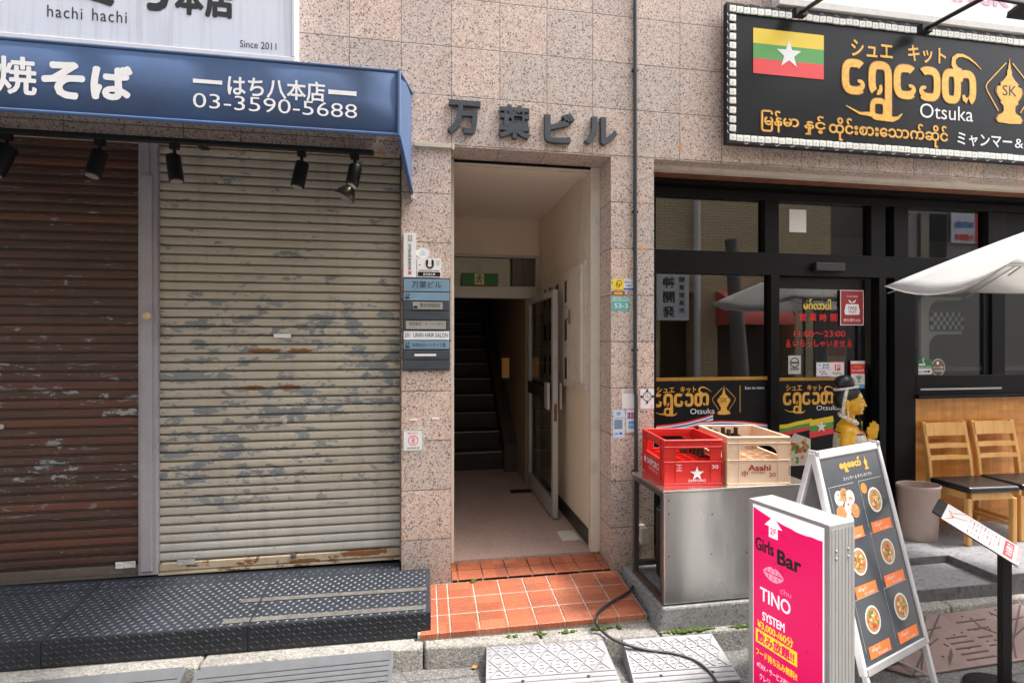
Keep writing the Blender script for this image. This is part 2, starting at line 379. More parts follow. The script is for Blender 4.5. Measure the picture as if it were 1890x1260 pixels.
class MB:
    def __init__(s): s.v = []; s.f = []; s.mi = []
    def add(s, vs, fs, mi=0, T=None):
        k = len(s.v)
        s.v += [(T @ Vector(a)) if T else Vector(a) for a in vs]
        s.f += [tuple(i + k for i in f) for f in fs]; s.mi += [mi] * len(fs)
        return s
    def box(s, x0, x1, y0, y1, z0, z1, mi=0, T=None):
        vs = [(x0,y0,z0),(x1,y0,z0),(x1,y1,z0),(x0,y1,z0),(x0,y0,z1),(x1,y0,z1),(x1,y1,z1),(x0,y1,z1)]
        return s.add(vs, [(0,3,2,1),(4,5,6,7),(0,1,5,4),(1,2,6,5),(2,3,7,6),(3,0,4,7)], mi, T)
    def hexa(s, b4, t4, mi=0, T=None):      # eight corners: bottom four, top four (same order, counter-clockwise from above)
        return s.add(list(b4) + list(t4), [(0,3,2,1),(4,5,6,7),(0,1,5,4),(1,2,6,5),(2,3,7,6),(3,0,4,7)], mi, T)
    def bar(s, a, b, w, h, mi=0, up=(0,0,1), T=None):
        a, b = Vector(a), Vector(b); d = (b - a).normalized(); up = Vector(up)
        if abs(d.dot(up)) > .98: up = Vector((0,1,0))
        x = d.cross(up).normalized(); z = x.cross(d).normalized()
        q = [a + x*sx*w/2 + z*sz*h/2 for sx, sz in ((-1,-1),(1,-1),(1,1),(-1,1))] + [b + x*sx*w/2 + z*sz*h/2 for sx, sz in ((-1,-1),(1,-1),(1,1),(-1,1))]
        return s.add(q, [(0,1,2,3),(7,6,5,4),(0,4,5,1),(1,5,6,2),(2,6,7,3),(3,7,4,0)], mi, T)
    def tube(s, pts, r, n=10, mi=0, T=None, caps=True):
        pts = [Vector(p) for p in pts]; rs = r if isinstance(r, (list, tuple)) else [r] * len(pts)
        up = None; vs = []; fs = []
        for i, p in enumerate(pts):
            d = (pts[min(i+1, len(pts)-1)] - pts[max(i-1, 0)]).normalized()
            if up is None: up = Vector((0,0,1)) if abs(d.z) < .9 else Vector((0,1,0))
            x = d.cross(up).normalized(); up = x.cross(d).normalized()
            for k in range(n):
                a = 2*math.pi*k/n; vs.append(p + (x*math.cos(a) + up*math.sin(a)) * rs[i])
        for i in range(len(pts)-1):
            for k in range(n):
                fs.append((i*n+k, i*n+(k+1) % n, (i+1)*n+(k+1) % n, (i+1)*n+k))
        if caps: fs += [tuple(reversed(range(n))), tuple(range((len(pts)-1)*n, len(pts)*n))]
        return s.add(vs, fs, mi, T)
    def lathe(s, prof, n=24, mi=0, T=None, sx=1.0, sy=1.0, cap=True):   # prof = [(r, z)] bottom to top
        vs = []; fs = []
        for r, z in prof:
            for k in range(n):
                a = 2*math.pi*k/n; vs.append((r*math.cos(a)*sx, r*math.sin(a)*sy, z))
        for i in range(len(prof)-1):
            for k in range(n): fs.append((i*n+k, i*n+(k+1) % n, (i+1)*n+(k+1) % n, (i+1)*n+k))
        if cap: fs += [tuple(reversed(range(n))), tuple(range((len(prof)-1)*n, len(prof)*n))]
        return s.add(vs, fs, mi, T)
    def ball(s, c, rx, ry=None, rz=None, n=14, mi=0, T=None):
        ry = ry or rx; rz = rz or rx; vs = [(0,0,-1)]; fs = []; m = n // 2
        for i in range(1, m):
            a = math.pi * i / m - math.pi/2
            for k in range(n): b = 2*math.pi*k/n; vs.append((math.cos(a)*math.cos(b), math.cos(a)*math.sin(b), math.sin(a)))
        vs.append((0,0,1)); L = len(vs)-1
        for k in range(n): fs.append((0, 1+(k+1) % n, 1+k)); fs.append((L, 1+(m-2)*n+k, 1+(m-2)*n+(k+1) % n))
        for i in range(m-2):
            for k in range(n): fs.append((1+i*n+k, 1+i*n+(k+1) % n, 1+(i+1)*n+(k+1) % n, 1+(i+1)*n+k))
        return s.add([(c[0]+a[0]*rx, c[1]+a[1]*ry, c[2]+a[2]*rz) for a in vs], fs, mi, T)
    def prism(s, poly, y0, y1, mi=0, T=None):       # outline in X-Z (counter-clockwise seen from -Y), extruded in Y
        n = len(poly); vs = [(x, y0, z) for x, z in poly] + [(x, y1, z) for x, z in poly]
        fs = [tuple(range(n)), tuple(reversed(range(n, 2*n)))] + [(i, i+n, (i+1) % n + n, (i+1) % n) for i in range(n)]
        return s.add(vs, fs, mi, T)
    def plate(s, x0, z0, x1, z1, y, mi=0, th=.0012, T=None): return s.box(x0, x1, y, y+th, z0, z1, mi, T)
    def disc(s, cx, cz, rx, rz, y, th=.0012, n=28, mi=0, T=None):
        return s.prism([(cx+rx*math.cos(2*math.pi*k/n), cz+rz*math.sin(2*math.pi*k/n)) for k in range(n)], y, y+th, mi, T)
    def ring(s, cx, cz, r0, r1, y, th=.001, n=28, mi=0, T=None, k0=0, k1=None):
        vs = []; fs = []; k1 = n if k1 is None else k1
        for k in range(k0, k1+1):
            a = 2*math.pi*k/n
            for r in (r0, r1): vs.append((cx+r*math.cos(a), y, cz+r*math.sin(a)))
        for k in range(k1-k0): fs.append((2*k, 2*k+1, 2*k+3, 2*k+2))
        return s.add(vs, [tuple(reversed(f)) for f in fs], mi, T)
    def text(s, body, x0, z0, x1, z1, y, bold=0.0, mi=0, T=None, res=3, th=0.0, space=1.0):
        if bold > 0 and not th:                      # heavier weight: the same outline laid down again, nudged all round
            r = bold*(z1-z0)
            for k in range(9):
                ox, oz = (0, 0) if k == 8 else (r*math.cos(k*math.pi/4), r*math.sin(k*math.pi/4))
                s.text(body, x0+r+ox, z0+r+oz, x1-r+ox, z1-r+oz, y-.00003*k, 0.0, mi, T, res, 0.0, space)
            return s
        v, f = glyphs(body, bold, res, 0.0, space)
        q = [(x0+a*(x1-x0), y, z0+b*(z1-z0)) for a, b in v]
        if th:                                       # solid raised letters
            k = len(q); e = {}
            for p in f:
                for i in range(len(p)):
                    a, b = p[i], p[(i+1) % len(p)]; e[(a, b)] = e.get((a, b), 0) + 1
            ed = [(a, b) for (a, b) in e if (b, a) not in e]
            q2 = [(a[0], y+th, a[2]) for a in q]
            return s.add(q + q2, list(f) + [(b, a, a+k, b+k) for a, b in ed] + [tuple(reversed([i+k for i in p])) for p in f], mi, T)
        return s.add(q, f, mi, T)
    def star(s, cx, cz, r, y, mi=0, T=None, inner=.4):
        p = []
        for k in range(10):
            a = math.pi/2 + k*math.pi/5; rr = r if k % 2 == 0 else r*inner; p.append((cx+rr*math.cos(a), cz+rr*math.sin(a)))
        return s.prism(p, y, y+.001, mi, T)
    def build(s, name, mats, parent=None, smooth=None, bevel=0.0, world=False, seg=2, sub=0, remesh=0.0):
        if not isinstance(mats, (list, tuple)): mats = [mats]
        mats = [M[m] if isinstance(m, str) else m for m in mats]
        vs = s.v; loc = None
        if parent is not None:
            if world: I = wmat(parent).inverted(); vs = [I @ a for a in vs]
        else:
            xs = [a.x for a in vs]; ys = [a.y for a in vs]; zs = [a.z for a in vs]
            loc = Vector(((min(xs)+max(xs))/2, (min(ys)+max(ys))/2, min(zs))); vs = [a - loc for a in vs]
        me = bpy.data.meshes.new(name); me.from_pydata([tuple(a) for a in vs], [], s.f)
        for m in mats: me.materials.append(m)
        me.polygons.foreach_set('material_index', s.mi)
        if smooth is not None:
            me.polygons.foreach_set('use_smooth', [True]*len(me.polygons))
            if smooth < 180: me.set_sharp_from_angle(angle=R(smooth))
        me.update()
        o = bpy.data.objects.new(name, me); COL.objects.link(o)
        if parent is not None: o.parent = parent
        if loc is not None: o.location = loc
        if remesh:
            r = o.modifiers.new('r', 'REMESH'); r.mode = 'VOXEL'; r.voxel_size = remesh; r.use_smooth_shade = True
            q = o.modifiers.new('s', 'SMOOTH'); q.factor = .5; q.iterations = 4
        if bevel:
            b = o.modifiers.new('b', 'BEVEL'); b.width = bevel; b.segments = seg; b.limit_method = 'ANGLE'; b.angle_limit = R(40); b.harden_normals = False
        if sub:
            b = o.modifiers.new('u', 'SUBSURF'); b.levels = sub; b.render_levels = sub
        return o

def tag(o, label, cat, group=None):
    o['label'] = label; o['category'] = cat
    if group: o['group'] = group
    return o
def thing(name, label, cat, loc=(0,0,0), rz=0.0, group=None):
    o = bpy.data.objects.new(name, None); o.empty_display_size = .1; COL.objects.link(o)
    o.location = loc; o.rotation_euler = (0, 0, rz)
    return tag(o, label, cat, group)
def struct(o): o['kind'] = 'structure'; return o
def letter(parent, body, x0, z0, x1, z1, y, mat, bold=0.0, T=None, res=3, name='lettering', space=1.0):
    return MB().text(body, x0, z0, x1, z1, y, bold, 0, T, res, 0.0, space).build(name, mat, parent)
def pt(parent, body, xl, yt, yb, xr, Y, mat, bold=0.0, res=3, name='lettering', space=1.0):
    x0, z0, x1, z1 = pbox(xl, yt, yb, xr, Y)
    o = MB().text(body, x0, z0, x1, z1, Y, bold, 0, None, res, 0.0, space).build(name, mat, parent, world=True); return o
def copy_tree(o, parent=None):
    c = o.copy(); COL.objects.link(c); c.parent = parent
    for ch in o.children: copy_tree(ch, c)
    return c
#@@BODY
# ------------------------------------------------------------------ ground
def sheet(name, mat, x0, x1, y0, y1, z, n=12):
    vs = []; fs = []
    for i in range(n+1):
        x = x0 + (x1-x0)*i/n
        vs += [(x, y0, z+zr(x)), (x, y1, z+zr(x))]
    for i in range(n): fs.append((2*i, 2*i+2, 2*i+3, 2*i+1))
    return struct(MB().add(vs, fs).build(name, mat))
sheet('road', 'road', -60, 60, -60, 60, -.006, 1)
def kf(x):                               # front edge of the kerb, slightly bowed
    P_ = ((-9,-.50),(.0,-.515),(1.3,-.595),(1.8,-.595),(2.45,-.575),(3.7,-.525),(9,-.50))
    for (a, p), (b, q) in zip(P_, P_[1:]):
        if x <= b: return p+(q-p)*(x-a)/(b-a)
    return -.50
kb = MB()
for x0, x1 in ((-6.2,-3.4),(-3.4,-2.02),(-2.02,-1.04),(-1.04,.0),(.0,.60),(.60,1.23),(1.23,1.86),(1.86,2.46),(2.46,3.08),(3.08,3.70),(3.70,4.4),(4.4,8)):
    a, b_ = x0+.004, x1-.004; za, zb = .10+zr(a), .10+zr(b_)
    fa, fb = kf(a), kf(b_)
    kb.hexa([(a,fa-.022,-.12),(b_,fb-.022,-.12),(b_,.30,-.12),(a,.30,-.12)], [(a,fa,za),(b_,fb,zb),(b_,.30,zb),(a,.30,za)])
struct(kb.build('kerb', 'kerb', bevel=.012, seg=3))

# tiled entrance ramp (three rows, gently sloped) and the two tile rows inside the doorway
P = .1525
def tiles(xs, ys, zf, mb, th=.03):
    for i in range(len(xs)-1):
        for j in range(len(ys)-1):
            a, b_, c, d = xs[i]+.003, xs[i+1]-.003, ys[j]+.003, ys[j+1]-.003
            dz = rnd.uniform(-.0006, .0006)
            t = [(a,c,zf(c)+dz),(b_,c,zf(c)+dz),(b_,d,zf(d)+dz),(a,d,zf(d)+dz)]
            mb.hexa([(p[0],p[1],p[2]-th) for p in t], t)
rampz = lambda y: .182 + .096*y
xs = [-.02, .073, .137] + [.137+P*k for k in range(1, 8)]
rt = MB(); tiles(xs, [-.005-P*k for k in (3,2,1,0)], rampz, rt)
ramp_o = struct(rt.build('tiled_ramp', 'tile', bevel=.003, seg=1))
gb = MB(); y0 = -.005-3*P
gb.hexa([(-.03,y0+.006,.0),(xs[-1]+.002,y0+.006,.0),(xs[-1]+.002,-.004,.0),(-.03,-.004,.0)], [(-.03,y0+.006,rampz(y0)-.003),(xs[-1]+.002,y0+.006,rampz(y0)-.003),(xs[-1]+.002,-.004,.1785),(-.03,-.004,.1785)])
struct(gb.build('ramp_mortar_bed', stone('pale_grout', (.33,.29,.24), (.42,.38,.32), (.48,.44,.38), 60, .9, .2, (.22,.19,.16), .45)))

# grey mortar plinth under the steel cabinet, chipped at the corner
pb = MB()
pb.hexa([(1.206,-.56,.0),(2.30,-.56,.0),(2.30,-.012,.0),(1.206,-.012,.0)], [(1.262,-.545,.205),(2.30,-.545,.205),(2.30,-.012,.205),(1.25,-.012,.205)])
struct(pb.build('mortar_plinth', 'base', bevel=.012, seg=2))
# raised terrace with a sunken step
tb = MB()
tb.box(2.305, 3.50, -.478, -.17, .0, .138); tb.box(2.305, 8, -.168, .345, .0, .185); tb.box(3.502, 8, -.478, -.17, .0, .185)
struct(tb.build('terrace', 'terrace', bevel=.003, seg=1))
te = MB()
def seams(x0, x1, z1):
    x = x0
    while x < x1:
        e = min(x+.30, x1); te.box(x+.0015, e-.0015, -.488, -.479, .0, z1); x = e
seams(2.305, 3.50, .139); seams(3.502, 7.9, .186)
te.box(2.305, 3.494, -.180, -.171, .139, .1862); te.box(3.494, 3.503, -.478, -.180, .139, .1862)
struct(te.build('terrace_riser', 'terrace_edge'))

# ------------------------------------------------------------------ the building
B = thing('tenant_building', 'pink granite fronted tenant building with shutters, a stair doorway and a black framed restaurant front', 'building')
gm = MB()
gm.box(-6, 8, 0, .30, 2.804, 7.5)
gm.box(-6, -.133, 0, .30, 2.735, 2.803)
gm.box(-.133, .164, 0, .30, 0, 2.803); gm.box(1.172, 1.462, 0, .30, 0, 2.803)
gm.box(-6, -4.0, 0, .30, 0, 2.734); gm.box(6.8, 8, 0, .30, 0, 2.803)
gm.build('granite_wall', 'granite', B)
bk = MB(); bk.box(-6, 8, 6.0, 6.2, 0, 7.5); bk.box(-6, 8, .302, 5.998, 7.3, 7.498); bk.box(-6,-5.8,.302,5.998,0,7.298); bk.box(7.8,8,.302,5.998,0,7.298)
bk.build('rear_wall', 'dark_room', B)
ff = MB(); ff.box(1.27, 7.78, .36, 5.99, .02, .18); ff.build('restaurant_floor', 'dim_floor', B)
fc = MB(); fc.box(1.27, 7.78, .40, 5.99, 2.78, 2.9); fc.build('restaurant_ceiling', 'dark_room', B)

# --- shutters: real slat profile
def shutter(x0, x1, z0, z1, y, mat, label, rail_mat, rail_label=None):
    prof = []; p = .0508; n = int((z1 - z0 - .06) / p)
    zb = z0 + .055
    for i in range(n):
        for f, d in ((.0,.009),(.05,.003),(.14,.003),(.175,.009),(.22,.0),(.42,-.0018),(.74,-.0018),(.965,.0)):
            prof.append((zb + (i+f)*p, y + d))
    vs = []; fs = []
    for z, yy in prof: vs += [(x0, yy, z), (x1, yy, z)]
    for i in range(len(prof)-1): fs.append((2*i, 2*i+1, 2*i+3, 2*i+2))
    k = len(vs); vs += [(x0, y+.02, zb), (x1, y+.02, zb), (x1, y+.02, prof[-1][0]), (x0, y+.02, prof[-1][0])]; fs.append((k+3, k+2, k+1, k))
    s = MB().add(vs, fs).build('roller_shutter', mat, B); s['label'] = label
    r = MB(); r.box(x0+.002, x1-.002, y-.012, y+.018, z0, z0+.052); r.box(x0+.002, x1-.002, y-.028, y-.012, z0-.008, z0+.006)
    br = r.build('bottom_rail', rail_mat, s, bevel=.003)
    return s
SY = .06
rail_m = shutter_mat('rusty_rail_paint', (.42,.34,.24), (.50,.42,.31), ((.22,.085,.03), (.12,.05,.025)), [(-.35,.375,.16,.022),(-.68,.35,.10,.015)], .74)
rail_b = shutter_mat('grimy_rail_paint', (.13,.105,.09), (.10,.075,.065), ((.22,.19,.16), (.045,.04,.035)), [], .72)
s1 = shutter(-1.461, -.136, .335, 2.75, SY, 'sh_beige', 'beige roller shutter with paint flaked to blue grey', rail_m)
s2 = shutter(-4.0, -1.557, .34, 2.75, SY, 'sh_brown', 'dark brown roller shutter with pale scratches', rail_b)
for sh, cx, cz in ((s1, *at(526,777,SY)), (s2, *at(4,787,SY))):
    MB().lathe([(.0135,0),(.0135,.004),(.010,.006)], 20, 0, Matrix.Translation((cx, SY-.003, cz)) @ Matrix.Rotation(R(90), 4, 'X')).build('shutter_lock', 'silver', sh, smooth=40)
lk = MB(); x, z = at(543, 1023, SY); lk.lathe([(.016,0),(.016,.008),(.010,.011)], 20, 0, Matrix.Translation((x, SY-.013, z)) @ Matrix.Rotation(R(90), 4, 'X'))
lk.build('rail_lock', 'dark_steel', s1, smooth=40)
MB().plate(*pbox(505,616,623,537,SY-.006), SY-.006).build('tape_strip', 'sticker_white', s1)
MB().plate(*pbox(327,1033,1043,360,SY-.016), SY-.016).build('worn_label', plain('worn_label_film', (.42,.42,.43), .5, 0, .3, 50), s1)
MB().plate(*pbox(213,1037,1049,250,SY-.016), SY-.016).build('torn_label', plain('torn_paper', (.55,.58,.56), .6, 0, .5, 60), s2)
po = MB(); po.box(-1.556, -1.462, .030, .09, .335, 2.734); po.box(-1.540, -1.482, .019, .0295, .36, 2.55); po.box(-1.522, -1.500, .022, .0295, 2.56, 2.734); po.box(-1.529,-1.493,.016,.0295,2.552,2.558)
post = po.build('shutter_post', 'lilac', B, bevel=.003)
kx, kz = at(273, 583, .01)
kn = MB(); kn.lathe([(.008,0),(.008,.012),(.019,.016),(.021,.026),(.014,.034)], 20, 0, Matrix.Translation((kx, .0195, kz)) @ Matrix.Rotation(R(90), 4, 'X'))
kn.build('post_knob', plain('old_ivory', (.58,.42,.22), .4), post, smooth=50)
MB().box(-.140, -.134, -.01, .09, .335, 2.734).build('shutter_rail', plain('brown_rail', (.10,.06,.045), .6), B)
sb = MB(); sb.box(-5.8, -.134, .14, .20, 0, 2.9); sb.build('shop_backing_wall', 'black', B)

# --- stair hall
DZ = .22
hall = MB(); hall.box(.14, 1.17, .215, 6.0, .05, DZ); hall.build('hall_floor', 'terrazzo', B)
ut = MB(); tiles([.166,.205,.357,.51,.663,.816,.968,1.121,1.171], [-.003,.11,.213], lambda y: .194+.06*y, ut, .05)
up = ut.build('threshold_tile', 'tile', B, bevel=.003)
MB().box(.166, 1.171, .0, .213, .05, .189).build('threshold_bed', 'kerb', B)
rw = MB(); rw.box(1.130, 1.170, .305, 1.84, DZ, 2.83); rw.build('hall_wall', 'cream', B)
MB().box(1.0, 1.16, 1.945, 6.99, DZ, 4.5).build('stair_wall', plain('shaded_stair_paint', (.30,.235,.17), .7), B)  # hall cream darkened: the shade of the stairwell is put into its colour
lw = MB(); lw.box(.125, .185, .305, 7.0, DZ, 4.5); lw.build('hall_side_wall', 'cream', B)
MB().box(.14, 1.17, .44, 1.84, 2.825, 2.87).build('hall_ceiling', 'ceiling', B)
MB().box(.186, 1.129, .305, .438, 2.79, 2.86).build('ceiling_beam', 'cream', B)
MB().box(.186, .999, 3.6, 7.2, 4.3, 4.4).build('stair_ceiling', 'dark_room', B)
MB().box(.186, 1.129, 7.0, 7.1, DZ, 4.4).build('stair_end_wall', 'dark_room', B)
sk = MB(); sk.box(1.122, 1.1295, .305, 1.84, DZ, DZ+.11); sk.build('skirting', plain('dark_skirting', (.035,.025,.02), .4), B)
fr = MB()
fr.box(.1655, .192, .205, .262, .21, 2.800); fr.box(1.108, 1.1705, .205, .262, .215, 2.800); fr.box(.193, 1.107, .222, .262, 2.782, 2.800)
fr.build('door_frame', 'cream_metal', B, bevel=.002)
MB().box(.193, 1.107, .21, .2215, 2.786, 2.800).build('door_track', 'black', B)
# partition with transom at the back of the hall
pw = MB(); pw.box(.186, 1.129, 1.85, 1.93, 2.47, 2.83); pw.build('partition_wall', 'cream', B)
tf = MB(); tf.box(.186, 1.129, 1.84, 1.94, 2.050, 2.165); tf.box(.186,1.129,1.84,1.94,2.445,2.47); tf.box(1.085,1.129,1.84,1.94,2.166,2.444)
tw = tf.build('transom_window', 'alu', B, bevel=.003)
MB().box(.187, 1.084, 1.885, 1.891, 2.166, 2.444).build('pane', 'glass', tw)
js = MB(); js.box(1.085, 1.129, 1.84, 1.94, DZ, 2.049); js.build('door_jamb', 'cream_metal', B)
# the glass door standing open against the right wall
dr = thing('glass_door', 'x', 'door'); dr.parent = B; del dr['label']; del dr['category']
dx, y0, y1, z0, z1 = 1.025, .84, 1.835, DZ+.012, 2.04
a = MB()
a.box(dx-.022, dx+.022, y0, y0+.055, z0, z1); a.box(dx-.022, dx+.022, y1-.055, y1, z0, z1)
a.box(dx-.022, dx+.022, y0+.056, y1-.056, z0, z0+.13); a.box(dx-.022, dx+.022, y0+.056, y1-.056, z1-.055, z1)
a.build('door_leaf_frame', 'alu', dr, bevel=.003)
MB().box(dx-.004, dx+.004, y0+.05, y1-.05, z0+.125, z1-.05).build('pane', 'glass', dr)
a = MB(); zh = 1.20
for s in (-1, 1): a.box(dx+s*.030-.006, dx+s*.030+.006, y0+.10, y1-.06, zh-.055, zh+.055)
a.build('push_bar', plain('dark_bronze', (.03,.025,.022), .4), dr, bevel=.003)
a = MB()
for s in (-1, 1): a.box(dx+s*.050-.010, dx+s*.050+.010, y0+.02, y0+.13, zh-.11, zh+.10)
a.build('door_handle', 'alu', dr, bevel=.004)
MB().box(dx-.012, dx+.012, y0-.003, y0-.0002, 1.00, 1.14).build('lock_plate', 'rust', dr)
# letter boxes on the right wall
mp = MB(); xw = 1.130; mp.box(xw-.028, xw-.0005, .33, 1.62, 1.28, 2.20)
mb_ = mp.build('letterbox_panel', 'cream_metal', B, bevel=.002)
for zc in (2.02, 1.72, 1.42):
    for yc in (.80, 1.08, 1.32, 1.52):
        MB().box(xw-.0305, xw-.0285, yc-.038, yc+.038, zc-.085, zc+.085).build('letter_slot', 'black_plastic', mb_)
        MB().lathe([(.008,0),(.008,.003)], 12, 0, Matrix.Translation((xw-.0285, yc, zc-.125)) @ Matrix.Rotation(R(-90), 4, 'Y')).build('keyhole', 'brown_print', mb_)
MB().box(xw-.052, xw-.0290, .345, .70, 1.34, 2.17).build('cover_plate', 'cream_metal', mb_, bevel=.003)
a = MB(); a.box(xw-.062, xw-.0525, .60, .62, 1.76, 1.87); a.box(xw-.075, xw-.0625, .60, .66, 1.79, 1.80); a.build('latch', 'dark_steel', mb_)
for yc, zc in ((.50,1.62),(.62,1.50),(.48,1.75)): pass
MB().box(xw-.006, xw-.0005, .50, .52, 2.21, 2.79).build('wall_conduit', 'alu_white', B)
# floor hatch, door closer plate
MB().box(.97, 1.10, .42, .60, DZ+.0002, DZ+.004).build('floor_hatch', 'cream_metal', B)
MB().box(.80, 1.0, 1.62, 1.72, DZ+.0002, DZ+.004).build('floor_plate', 'black_plastic', B)
# stairs
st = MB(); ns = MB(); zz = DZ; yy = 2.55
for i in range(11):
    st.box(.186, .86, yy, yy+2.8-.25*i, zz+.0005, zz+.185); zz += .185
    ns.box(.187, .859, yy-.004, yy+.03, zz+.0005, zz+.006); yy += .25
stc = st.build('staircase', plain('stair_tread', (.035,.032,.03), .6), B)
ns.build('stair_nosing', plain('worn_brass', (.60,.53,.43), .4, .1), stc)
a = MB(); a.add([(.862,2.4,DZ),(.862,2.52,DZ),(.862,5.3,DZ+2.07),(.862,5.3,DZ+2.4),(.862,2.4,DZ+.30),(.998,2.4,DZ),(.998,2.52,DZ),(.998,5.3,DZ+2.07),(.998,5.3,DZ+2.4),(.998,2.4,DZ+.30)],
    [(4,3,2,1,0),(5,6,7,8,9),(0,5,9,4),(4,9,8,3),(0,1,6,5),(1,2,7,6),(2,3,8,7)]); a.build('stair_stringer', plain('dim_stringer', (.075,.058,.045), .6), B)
a = MB(); x, z = at(925, 660, 2.39); x2, z2 = at(934, 696, 2.39); a.box(x, x2+.02, 2.30, 2.39, z2, z); a.build('timber_block', 'wood', B)

# --- restaurant front: black frame members, panes, door
FY = .35
def X_(px): return at(px, 630, FY)[0]
fr = MB()
y0, y1 = .32, .40
xl, xr = 1.464, 6.79
def fbox(x0, x1, z0, z1, ya=y0, yb=y1): fr.box(x0, x1, ya, yb, z0, z1)
zt1, zt0, zd1 = 2.672, 2.286, 2.120      # transom top / bottom, top of lower glass
fbox(xl, xr, zt1, 2.735); fbox(xl, xr, zd1, zt0)
cols = [(xl, X_(1207.5)), (X_(1407), X_(1433)), (X_(1602), X_(1628)), (X_(1644), X_(1670.5)), (X_(1817), X_(1849)), (5.62, 5.74), (6.70, xr)]
for a, b_ in cols: fbox(a, b_, zt0+.0005, zt1-.0005)
fbox(X_(1849)+.0005, 5.6195, zt0+.0005, zt1-.0005, .335, .395)      # blank panel at the right
lowc = [(xl, X_(1208)), (X_(1418), X_(1434)), (X_(1617), X_(1629.5)), (X_(1645), X_(1684)), (X_(1824), X_(1848)), (5.62, 5.74), (6.70, xr)]
for a, b_ in lowc[:4]: fbox(a, b_, .19, zd1-.0005)
for a, b_ in lowc[4:]: fbox(a, b_, 1.23, zd1-.0005)
fbox(X_(1684)+.0005, 6.6995, 1.21, 1.365, .318, .40); fbox(X_(1684)+.0005, 6.6995, 1.185, 1.2095, .295, .40)
fbox(X_(1418)-1.02, X_(1418)-.0005, .19, .24)
shop = fr.build('shop_frame', 'black', B, bevel=.003)
MB().box(X_(1684)+.01, X_(1824)+.05, .288, .2945, 1.252, 1.266).build('sill_rail', 'alu', shop)
def pane(x0, x1, z0, z1, y=.362): return MB().box(x0, x1, y, y+.006, z0, z1).build('window_pane', 'glass', B)
for i in range(3): pane(cols[i][1]-.01, cols[i+1][0]+.01, zt0-.01, zt1+.01)
pane(cols[3][1]-.01, cols[4][0]+.01, zt0-.01, zt1+.01); pane(cols[5][1]-.01, 6.71, zt0-.01, zt1+.01)
pane(lowc[0][1]-.01, lowc[1][0]+.01, .22, zd1+.01)
pane(lowc[2][1]-.01, lowc[3][0]+.01, .19, zd1+.01)
pane(lowc[3][1]-.01, lowc[4][0]+.01, 1.33, zd1+.01); pane(lowc[4][1]-.01, 5.63, 1.33, zd1+.01, .372)
a = MB()
for x0, x1 in ((X_(1684)+.0006, X_(1684)+.05), (X_(1824)-.05, X_(1824)-.0006)): a.box(x0, x1, .345, .361, 1.366, zd1-.001)
a.box(X_(1684)+.0505, X_(1824)-.0505, .345, .361, 2.065, zd1-.001)
sl = a.build('sliding_window', 'charcoal', B, bevel=.002)
MB().box(X_(1684)+.012, X_(1684)+.028, .338, .3448, 1.58, 1.66).build('window_catch', 'black_plastic', sl)
# automatic door leaf, set a little deeper
dl = MB(); a0, a1 = X_(1434)+.001, X_(1600)
dl.box(a0, a0+.012, .402, .44, .19, 2.119); dl.box(a1-.028, a1, .402, .44, .19, 2.119); dl.box(a0+.0125, a1-.0285, .402, .44, 2.035, 2.119); dl.box(a0+.0125, a1-.0285, .402, .44, .19, .27)
door = dl.build('automatic_door', 'charcoal', B, bevel=.002)
MB().box(a0+.008, a1-.020, .418, .424, .25, 2.04).build('pane', 'glass', door)
MB().box(a1+.002, X_(1617)-.002, .45, .47, .19, 2.119).build('door_pocket', 'black_plastic', B)
sx0, sz0, sx1, sz1 = pbox(1504, 484, 500, 1558, .29)
MB().box(sx0, sx1, .275, .3195, sz0, sz1).build('door_sensor', 'black_plastic', B, bevel=.008)
# rusty shutter slot above the frame
MB().box(1.464, 6.79, .10, .155, 2.776, 2.8035).build('slot_trim', 'cream_metal', B)
MB().box(1.464, 6.79, .16, .235, 2.768, 2.8035).build('shutter_slot', 'rust', B)
MB().box(1.464, 6.79, .24, .318, 2.74, 2.8035).build('header_panel', 'black', B)
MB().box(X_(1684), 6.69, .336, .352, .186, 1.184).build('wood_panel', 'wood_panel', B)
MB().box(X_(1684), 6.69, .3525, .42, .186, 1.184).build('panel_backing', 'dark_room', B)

# inside of the restaurant seen through the glass
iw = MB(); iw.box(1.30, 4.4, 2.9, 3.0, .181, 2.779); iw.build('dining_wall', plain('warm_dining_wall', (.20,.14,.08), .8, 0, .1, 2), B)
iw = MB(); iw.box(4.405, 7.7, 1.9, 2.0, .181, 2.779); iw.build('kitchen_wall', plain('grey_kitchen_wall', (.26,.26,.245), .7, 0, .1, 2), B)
# ------------------------------------------------------------------ building name letters
for ch, px, lab in (('万', (826,183,245,887), 'first raised slate letter 万 of the building name over the doorway'),
                    ('葉', (920,192,253,980), 'raised slate letter 葉 with many strokes over the doorway'),
                    ('ビ', (1005,206,262,1061), 'raised slate letter ビ with two small dots over the doorway'),
                    ('ル', (1079,214,265,1140), 'last raised slate letter ル, nearest to the black conduit')):
    x0, z0, x1, z1 = pbox(*px, -.03)
    tag(MB().text(ch, x0, z0, x1, z1, -.032, .035, 0, None, 4, .031).build('building_letter', 'grey_letter'), lab, 'letter', 'raised letters of the building name')

